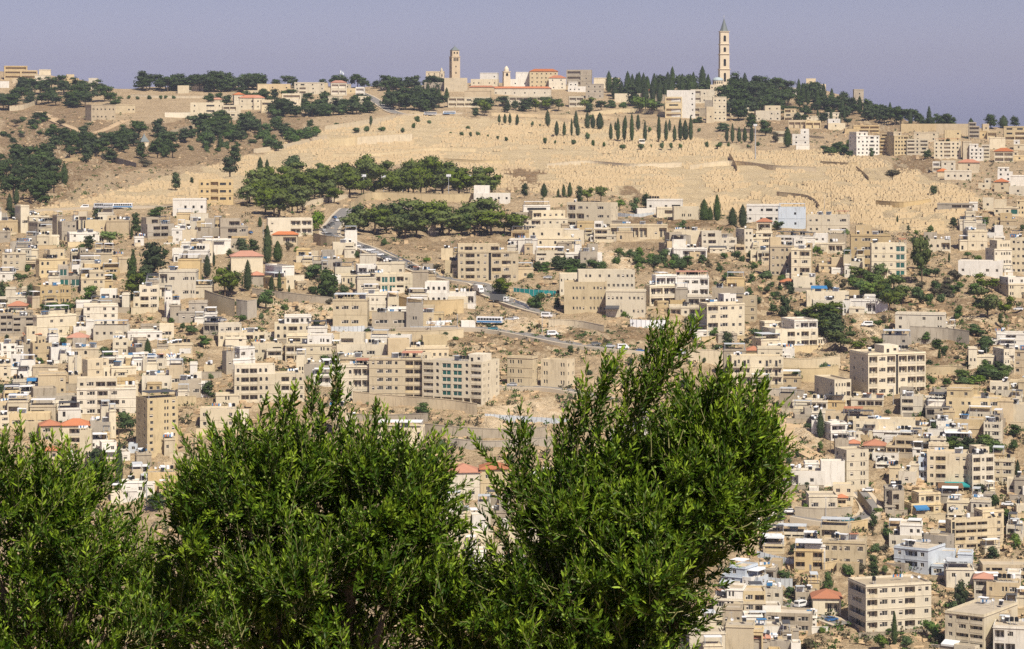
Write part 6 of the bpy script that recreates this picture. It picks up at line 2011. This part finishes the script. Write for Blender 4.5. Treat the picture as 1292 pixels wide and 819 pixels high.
def olive_tree(label, d0, lobes, shoots, foot, nsp, limbs):
    """lobes: (cx, cy, rx, ry) in picture pixels at distance d0 plus offset and thickness in metres; shoots: long single sprays (px, py of tip, px, py of base)"""
    ks = d0 / F
    P, Dd, Ln = [], [], []
    area = sum(l[2] * l[3] for l in lobes)
    for cx, cy, rx, ry, off, th in lobes:
        n = int(nsp * rx * ry / area)
        c = np.array(at(cx, cy, d0 + off)); sc = np.array([rx * ks, th, ry * ks])
        # outer clumps: bunches of shoots that share a heading, with gaps between the bunches
        nc = max(4, int(n * .62 / 13))
        d = unit(NR.normal(0, 1, (nc, 3)) + np.array([0, -.55, .35]))
        cp = c + d * NR.uniform(.70, 1.0, (nc, 1)) * sc
        ch = unit(unit(d / sc) * .55 + np.array([0, -.25, .55]) + NR.normal(0, .38, (nc, 3)))
        if cy < 720:                                             # ragged upright shoots along the top of the lobe
            for q in range(5):
                th_ = math.radians(RNG.uniform(-75, 75)); bx, by = cx + rx * .72 * math.sin(th_), cy - ry * .72 * math.cos(th_)
                up_ = RNG.uniform(22, 50); shoots = shoots + [(bx + math.sin(th_) * up_ * .55 + RNG.uniform(-10, 10), by - up_, bx, by, off + RNG.uniform(-.2, .2))]
        for i in range(nc):
            pxi = 646 + cp[i][0] / cp[i][1] * F; pyi = YH - cp[i][2] / cp[i][1] * F
            if float(fnoise(pxi / 58 + 2, pyi / 58, 2)) < .37 and pyi > cy - ry * .75: continue   # open hollows
            m = int(NR.integers(6, 17))
            P.append(cp[i] + NR.normal(0, .042, (m, 3)) - ch[i] * .10)
            Dd.append(unit(ch[i] + NR.normal(0, .30, (m, 3)))); Ln.append(NR.uniform(.11, .27, m))
        # inner and rear foliage, kept back so that it lies in shade
        m = int(n * .40)
        d = unit(NR.normal(0, 1, (m, 3))); p = c + d * (NR.random((m, 1)) ** .5) * sc * .80 + np.array([0, th * .75, 0])
        P.append(p); Dd.append(unit(unit(d) * .5 + np.array([0, 0, .55]) + NR.normal(0, .5, (m, 3)))); Ln.append(NR.uniform(.16, .34, m))
    for x1, y1, x0, y0, off in shoots:
        a, b = np.array(at(x0, y0, d0 + off)), np.array(at(x1, y1, d0 + off - .1))
        L_ = np.linalg.norm(b - a); m = max(2, int(L_ / .085))
        for i in range(m):      # a long shoot carries side sprays
            f = i / m
            P.append((a + (b - a) * f)[None] + NR.normal(0, .012, (1, 3)))
            Dd.append(unit((b - a) / L_ + NR.normal(0, .34 * (1 - f) + .05, (1, 3)))); Ln.append(np.array([min(.26, max(.15, L_ * (1 - f)))]))
    P, Dd, Ln = np.concatenate(P), np.concatenate(Dd), np.concatenate(Ln)
    V, Fc, val, TV, TF, pos = sprigs(P, Dd, Ln, 22)
    root = empty('olive_tree', at(foot[0], 150, d0) + Vector((0, foot[1], 0)))
    root.location.z = -6.3
    base = np.array(root.location)
    me = np_mesh('crown', V - base, Fc, [M['olive_leaf']], smooth=False)
    a = me.attributes.new('leaf', 'FLOAT', 'POINT'); a.data.foreach_set('value', np.clip(val, 0, 1).astype(np.float32))
    crown = put('crown', me, root)
    put('twig', np_mesh('twig', TV - base, TF, [M['twig']]), crown)
    # trunk and limbs
    mb = MB(); z0 = 0.0
    fork = Vector((0, 0, 2.0))
    mb.tube([(0, 0, -.8), (.05, 0, .8), fork], [.24, .20, .17], 0, 10)
    for x, y, off, r in limbs:
        e = at(x, y, d0 + off) - root.location; e = fork.lerp(e, .86)
        mid = fork.lerp(e, .5) + Vector((-(e.x - fork.x) * .26, 0, 0)) + Vector((RNG.uniform(-.12, .12), RNG.uniform(-.1, .1), RNG.uniform(-.1, .15)))
        q = fork.lerp(e, .8) + Vector((-(e.x - fork.x) * .14, 0, 0)) + Vector((RNG.uniform(-.08, .08), 0, RNG.uniform(-.05, .1)))
        mb.tube([fork - Vector((0, 0, .15)), mid, q, e], [r, r * .62, r * .42, r * .18], 0, 7)
        for s in range(5):
            f = RNG.uniform(.35, .8); p = fork.lerp(e, f) + Vector((-(e.x - fork.x) * .2 * (1 - abs(2 * f - 1)), 0, 0)); d = Vector((RNG.uniform(-.28, .28), RNG.uniform(-.1, .35), RNG.uniform(.05, .34)))
            mb.tube([p, p + d * .5 + Vector((0, 0, .04)), p + d], [r * .25, r * .17, r * .07], 0, 5)
    put('trunk', mb.mesh('trunk', [M['olive_bark']], True), root)
    # olives, hung near the shoots
    n = int(len(P) * .55); pick = NR.integers(0, pos.shape[0], n); kk = NR.integers(2, 20, n)
    c = pos[pick, kk] + NR.normal(0, .008, (n, 3)) + np.array([0, 0, -.014])
    ico = np.array([(0, 0, 1.25), (1, 0, .25), (.31, .95, .25), (-.81, .59, .25), (-.81, -.59, .25), (.31, -.95, .25), (.81, .59, -.5), (-.31, .95, -.5), (-1, 0, -.5), (-.31, -.95, -.5), (.81, -.59, -.5), (0, 0, -1.25)])
    fi = np.array([(0, 1, 2), (0, 2, 3), (0, 3, 4), (0, 4, 5), (0, 5, 1), (1, 6, 2), (2, 7, 3), (3, 8, 4), (4, 9, 5), (5, 10, 1), (6, 7, 2), (7, 8, 3), (8, 9, 4), (9, 10, 5), (10, 6, 1), (11, 7, 6), (11, 8, 7), (11, 9, 8), (11, 10, 9), (11, 6, 10)])
    OV = c[:, None] + ico[None] * NR.uniform(.0065, .0095, (n, 1, 1))
    o = put('olives', np_mesh('olives', OV.reshape(-1, 3) - base, (np.arange(n)[:, None, None] * 12 + fi[None]).reshape(-1, 3), [M['olive_fruit']], smooth=True), crown)
    o['kind'] = 'stuff'
    tag(root, label, 'olive tree')
# left edge tree
olive_tree('leafy olive tree cut off by the left edge of the view', 15.5,
    [(40, 668, 84, 58, 0, .5), (-40, 655, 76, 66, .1, .5), (118, 722, 66, 56, -.1, .45), (30, 780, 140, 80, -.2, .6), (160, 795, 86, 60, -.2, .5), (60, 845, 170, 36, -.2, .5), (200, 760, 44, 46, 0, .4), (85, 652, 52, 32, .2, .35)],
    [(20, 552, 30, 620, 0), (42, 560, 50, 630, 0), (62, 556, 58, 630, .1), (92, 562, 80, 630, .1), (100, 580, 60, 640, -.1), (5, 560, 0, 620, 0), (138, 650, 90, 690, 0), (160, 662, 100, 700, 0), (150, 676, 90, 720, -.2), (168, 690, 130, 730, 0), (182, 712, 140, 750, 0), (30, 585, 20, 640, -.2), (118, 612, 80, 660, 0), (-10, 560, -10, 620, 0)],
    (20, .4), 2000, [(45, 640, 0, .10), (-30, 640, .1, .08), (120, 690, 0, .08), (150, 760, -.1, .06)])
olive_tree('broad olive tree in the middle of the near bushes, before the town', 15.0,
    [(300, 640, 74, 72, 0, .5), (395, 624, 54, 52, .1, .45), (345, 606, 46, 32, .1, .4), (470, 632, 68, 62, 0, .5), (540, 668, 40, 44, .1, .4), (250, 690, 48, 60, 0, .45), (380, 720, 130, 66, -.2, .6), (500, 762, 100, 60, -.2, .55), (300, 792, 140, 60, -.3, .6), (575, 785, 74, 42, -.1, .45), (625, 790, 50, 36, 0, .4), (390, 845, 190, 36, -.25, .5), (600, 845, 110, 34, -.1, .4), (520, 620, 40, 30, .1, .35)],
    [(399, 476, 392, 560, 0), (425, 462, 424, 540, 0), (424, 500, 415, 560, .1), (372, 502, 372, 560, 0), (350, 510, 352, 560, 0), (322, 512, 330, 560, .1), (270, 545, 290, 600, 0), (255, 565, 275, 620, 0), (232, 600, 255, 650, 0), (300, 538, 310, 590, -.1), (440, 532, 430, 590, 0), (477, 517, 465, 590, 0), (470, 548, 455, 600, -.1), (505, 565, 490, 620, 0), (520, 575, 510, 630, .1), (545, 582, 525, 640, 0), (565, 600, 540, 650, 0), (590, 640, 550, 690, 0), (585, 670, 545, 700, 0), (340, 552, 345, 600, -.2), (408, 522, 400, 580, -.1), (225, 650, 250, 690, 0), (205, 690, 240, 730, 0), (580, 715, 540, 740, 0), (385, 534, 388, 590, 0), (490, 552, 480, 600, 0), (395, 500, 396, 560, .1), (428, 485, 422, 545, .1), (360, 520, 362, 570, .1)],
    (390, .3), 4500, [(300, 600, 0, .11), (400, 560, .1, .12), (480, 600, 0, .10), (550, 640, .1, .08), (250, 650, 0, .08), (500, 720, -.1, .08), (340, 700, -.2, .09)])
olive_tree('tall olive tree with one high leaning top spray, before the bare slope', 14.6,
    [(870, 620, 76, 70, 0, .5), (905, 570, 54, 52, .1, .45), (800, 640, 70, 70, 0, .5), (940, 610, 38, 48, 0, .4), (715, 655, 54, 52, 0, .45), (820, 715, 92, 62, -.2, .55), (720, 745, 84, 56, -.2, .5), (770, 802, 116, 40, -.3, .55), (660, 800, 64, 34, -.1, .4), (850, 745, 36, 46, 0, .4), (838, 800, 44, 40, -.1, .4), (760, 848, 120, 34, -.2, .4), (905, 662, 34, 28, 0, .35), (890, 540, 30, 24, .1, .3)],
    [(878, 412, 800, 545, 0), (868, 418, 805, 530, 0), (845, 415, 800, 510, .1), (832, 428, 790, 520, 0), (858, 440, 830, 500, -.1), (850, 450, 812, 530, 0), (838, 455, 806, 540, .1), (825, 470, 796, 550, -.1), (815, 490, 786, 560, 0), (842, 430, 815, 500, -.1), (862, 424, 826, 505, .05), (826, 450, 800, 530, .05), (812, 475, 790, 545, 0),
     (770, 452, 738, 560, .1), (762, 468, 735, 560, 0), (752, 485, 728, 570, -.1), (742, 500, 722, 580, 0), (772, 480, 748, 570, 0), (733, 505, 716, 590, .1), (760, 500, 742, 580, .1), (722, 520, 708, 600, 0), (750, 515, 730, 590, 0),
     (925, 472, 895, 545, 0), (945, 482, 915, 545, 0), (958, 480, 930, 540, .1), (908, 466, 885, 530, 0), (965, 510, 930, 560, 0), (985, 560, 945, 600, 0), (988, 585, 945, 610, 0), (980, 605, 940, 625, 0), (985, 630, 945, 630, 0), (972, 530, 935, 580, .1), (900, 500, 880, 550, .1),
     (700, 562, 715, 620, 0), (690, 600, 710, 650, 0), (705, 540, 712, 600, .1),
     (652, 528, 662, 610, 0), (646, 545, 660, 610, .1), (664, 540, 666, 610, .1), (655, 560, 664, 640, 0), (640, 575, 660, 640, 0), (672, 575, 668, 640, 0), (648, 600, 664, 660, 0), (668, 600, 672, 670, .1),
     (608, 562, 660, 640, 0), (615, 640, 650, 700, 0), (628, 660, 660, 720, 0), (612, 680, 645, 730, 0), (625, 612, 650, 680, 0), (640, 620, 660, 690, 0), (935, 688, 895, 690, 0), (918, 715, 876, 715, 0), (905, 745, 860, 740, 0), (895, 770, 846, 770, 0), (880, 800, 836, 790, 0), (600, 735, 640, 760, 0), (955, 655, 915, 650, 0), (790, 470, 775, 540, 0), (798, 500, 785, 560, 0)],
    (790, .3), 4700, [(862, 620, 0, .12), (900, 560, .1, .10), (808, 535, .05, .07), (742, 570, .1, .07), (715, 640, 0, .08), (664, 630, .05, .05), (720, 740, -.2, .08), (662, 790, 0, .06)])
# ------------------------------------------------------------------ labels: look first, then what a thing stands beside
LM = [('the spired bell tower', 913, 75), ('the square stone tower', 574, 78), ('the long hotel', 640, 132), ('the flagpole', 430, 105), ('the domed church', 904, 115),
      ('the pine grove', 440, 240), ('the road bend', 418, 292), ('the ramp road', 500, 328), ('the eight-storey tower', 198, 530), ('the stone school', 755, 372),
      ('the six-storey green-glazed block', 585, 478), ('the balcony-banded block', 1118, 470), ('the tall white blocks', 1265, 322), ('the blue-tarpaulin house', 1040, 375),
      ('the pale blue house', 1160, 706), ('the white bus', 618, 408), ('the stone cube houses', 685, 468), ('the bright white house', 305, 452), ('the grey school hall', 511, 268),
      ('the terraced white house', 995, 420), ('the high-walled flat house', 1165, 405), ('the teal awning', 1205, 612), ('the tall tan corner house', 1075, 590),
      ('the slab blocks', 1110, 180), ('the big dark tree', 193, 330), ('the round-windowed house', 66, 332), ('the white sheet shed', 111, 384), ('the half-open frame house', 134, 500),
      ('the broad red hipped roof', 94, 550), ('the arched three-storey house', 370, 415), ('the wide red hipped roof', 312, 326), ('the tan arched house', 272, 240), ('the tower-block cypress', 150, 585),
      ('the five-storey split block', 618, 330), ('the dark shelter house', 698, 300), ('the cypress trio', 895, 265), ('the tall tan house', 975, 325), ('the green-glazed corner block', 1120, 325),
      ('the blank tan wall house', 65, 484), ('the house with garages', 1227, 510), ('the red-roofed veranda', 1103, 560), ('the single dark cypress', 1128, 795), ('the white minibus lane', 1012, 766),
      ('the big dark conifer', 503, 436), ('the burial slope', 1030, 250), ('the arcaded stone building', 125, 142), ('the white hillside house', 262, 140), ('the pointed chapel', 183, 178),
      ('the walled corner', 450, 178), ('the edge wood', 40, 235), ('the far corner hill', 50, 115), ('the skyline house', 1030, 105), ('the descending ridge', 1150, 155),
      ('the bus road', 120, 268), ('the arched white house', 565, 370), ('the long blue-windowed house', 1200, 720), ('the white-awning house', 1235, 790), ('the building site', 600, 550),
      ('the long cream block', 400, 115), ('the skyline red roof', 687, 95), ('the brown scrub square', 660, 226), ('the mast', 953, 180), ('the tiny tomb building', 810, 177)]
def rel(x, y):
    best = min(LM, key=lambda l: math.hypot(l[1] - x, (l[2] - y) * 1.3) if math.hypot(l[1] - x, l[2] - y) > 6 else 900)
    dx, dy = x - best[1], (y - best[2]) * 1.3
    d = math.hypot(dx, dy)
    if abs(dx) > 2.2 * abs(dy): r = 'right of' if dx > 0 else 'left of'
    elif abs(dy) > 2.2 * abs(dx): r = 'below' if dy > 0 else 'above'
    else: r = ('below and ' if dy > 0 else 'above and ') + ('right of' if dx > 0 else 'left of')
    return ('just ' if d < 28 else '') + r + ' ' + best[0]
def feat(h):
    t = h['toks']; p = h['pat']
    for k, s in (('r', 'with red tiled roof'), ('cW', 'with white roof canopy'), ('cK', 'with dark roof canopy'), ('cS', 'with grey sheet canopy'), ('cR', 'with red roof canopy'), ('t', 'with roof water tanks')):
        if any(q == k or q.startswith(k + '@') for q in t): return s
    if 'G' in p: return 'with green glazing'
    if 'a' in p: return 'with arched windows'
    if p.count('b') + p.count('B') >= 2: return 'with open balconies'
    if 'b' in p or 'B' in p: return 'with one balcony bay'
    if 'W' in p: return 'with wide windows'
    if set(p) <= {'.'}: return 'with blank front'
    if 'd' in p: return 'with paired windows'
    return 'with small windows'
ORD = ['first', 'second', 'third', 'fourth', 'fifth', 'sixth', 'seventh', 'eighth', 'ninth', 'tenth', 'eleventh', 'twelfth']
def distinct(recs, base_of):
    """recs with the same words get an order from left to right"""
    by = {}
    for h in recs: by.setdefault(base_of(h), []).append(h)
    for b, hs in by.items():
        hs.sort(key=lambda h: h['x'])
        for i, h in enumerate(hs):
            if len(hs) == 1: lab = b
            elif len(hs) == 2: lab = ('left-hand ', 'right-hand ')[i] + b
            else: lab = ('leftmost ' if i == 0 else 'rightmost ' if i == len(hs) - 1 else ORD[i] + '-from-left ') + b
            h['o']['label'] = lab
def label_houses():
    for h in HOUSES:
        tag(h['o'], h['label'], {'shed': 'shed', 'apartment_block': 'apartment block', 'stone_house': 'house'}[h['name']], 'houses on the hillside')
    def fit(parts, place):
        lab = ' '.join(parts) + ', ' + place
        if len(lab.split()) > 14: lab = lab.replace(' just ', ' ')
        if len(lab.split()) > 14: lab = lab.replace(' stone ', ' ', 1)
        if len(lab.split()) > 14: lab = lab.replace('below and ', 'below ').replace('above and ', 'above ')
        if len(lab.split()) > 15: lab = ' '.join(parts[:3]) + ', ' + place
        return lab
    def base(h):
        kind = {'shed': 'shed', 'apartment_block': 'block', 'stone_house': 'house'}[h['name']]
        return fit([NUMW[h['n']], COLW[h['ck']], kind, feat(h)], rel(h['x'], h['y']))
    distinct([h for h in HOUSES if not h['label']], base)
def label_trees():
    for t in TREES: tag(t['o'], t['label'], 'bush' if t['low'] else CATS[t['kind']], t['group'] or {'cypress': 'cypresses on the slope', 'bush': 'small bushes on the slope'}.get(t['kind'], 'trees among the houses'))
    W_ = {'dpine': 'dark spreading pine', 'pine': 'spreading green pine', 'broad': 'leafy green tree', 'dark': 'dark evergreen tree', 'dry': 'brownish half-bare tree', 'light': 'bright green tree', 'cypress': 'slim dark cypress', 'bush': 'small round dark bush'}
    def base(t):
        sz = '' if t['kind'] == 'bush' else 'big ' if t['h'] * t['w'] > 900 else 'small ' if t['h'] * t['w'] < 220 else ''
        return f"{sz}{W_[t['kind']]} {rel(t['x'], t['y'])}"
    distinct([t for t in TREES if not t['label']], base)
    recs = []
    for o in POLES:
        p = o.location; recs.append(dict(o=o, x=646 + p.x / p.y * F, y=YH - p.z / p.y * F))
    distinct(recs, lambda r: ('grey street lamp ' if r['o'].name.startswith('street') else 'wooden pole with crossarms ') + rel(r['x'], r['y'] - 8))
label_houses(); label_trees()
# ------------------------------------------------------------------ the air between here and the ridge
def haze():
    mb = MB(); mb.box(-3600, 3600, -120, 6600, -460, 320)
    m = bpy.data.materials.new('haze'); m.use_nodes = True; t = m.node_tree
    t.nodes.remove(t.nodes['Principled BSDF'])
    v = t.nodes.new('ShaderNodeVolumePrincipled'); v.inputs['Color'].default_value = (.72, .80, .98, 1); v.inputs['Density'].default_value = HAZE
    v.inputs['Anisotropy'].default_value = 0.0
    t.links.new(v.outputs[0], t.nodes['Material Output'].inputs['Volume'])
    m.cycles.homogeneous_volume = True
    o = put('haze', mb.mesh('haze', [m])); tag(o, 'thin pale blue haze over the far slope', 'haze', kind='stuff')
haze()
SC.cycles.max_bounces = 6
SC.cycles.diffuse_bounces = 3
SC.cycles.glossy_bounces = 2
SC.cycles.transmission_bounces = 2
SC.cycles.volume_bounces = 0
SC.cycles.use_adaptive_sampling = True
SC.cycles.adaptive_threshold = 0.008
SC.cycles.use_denoising = False
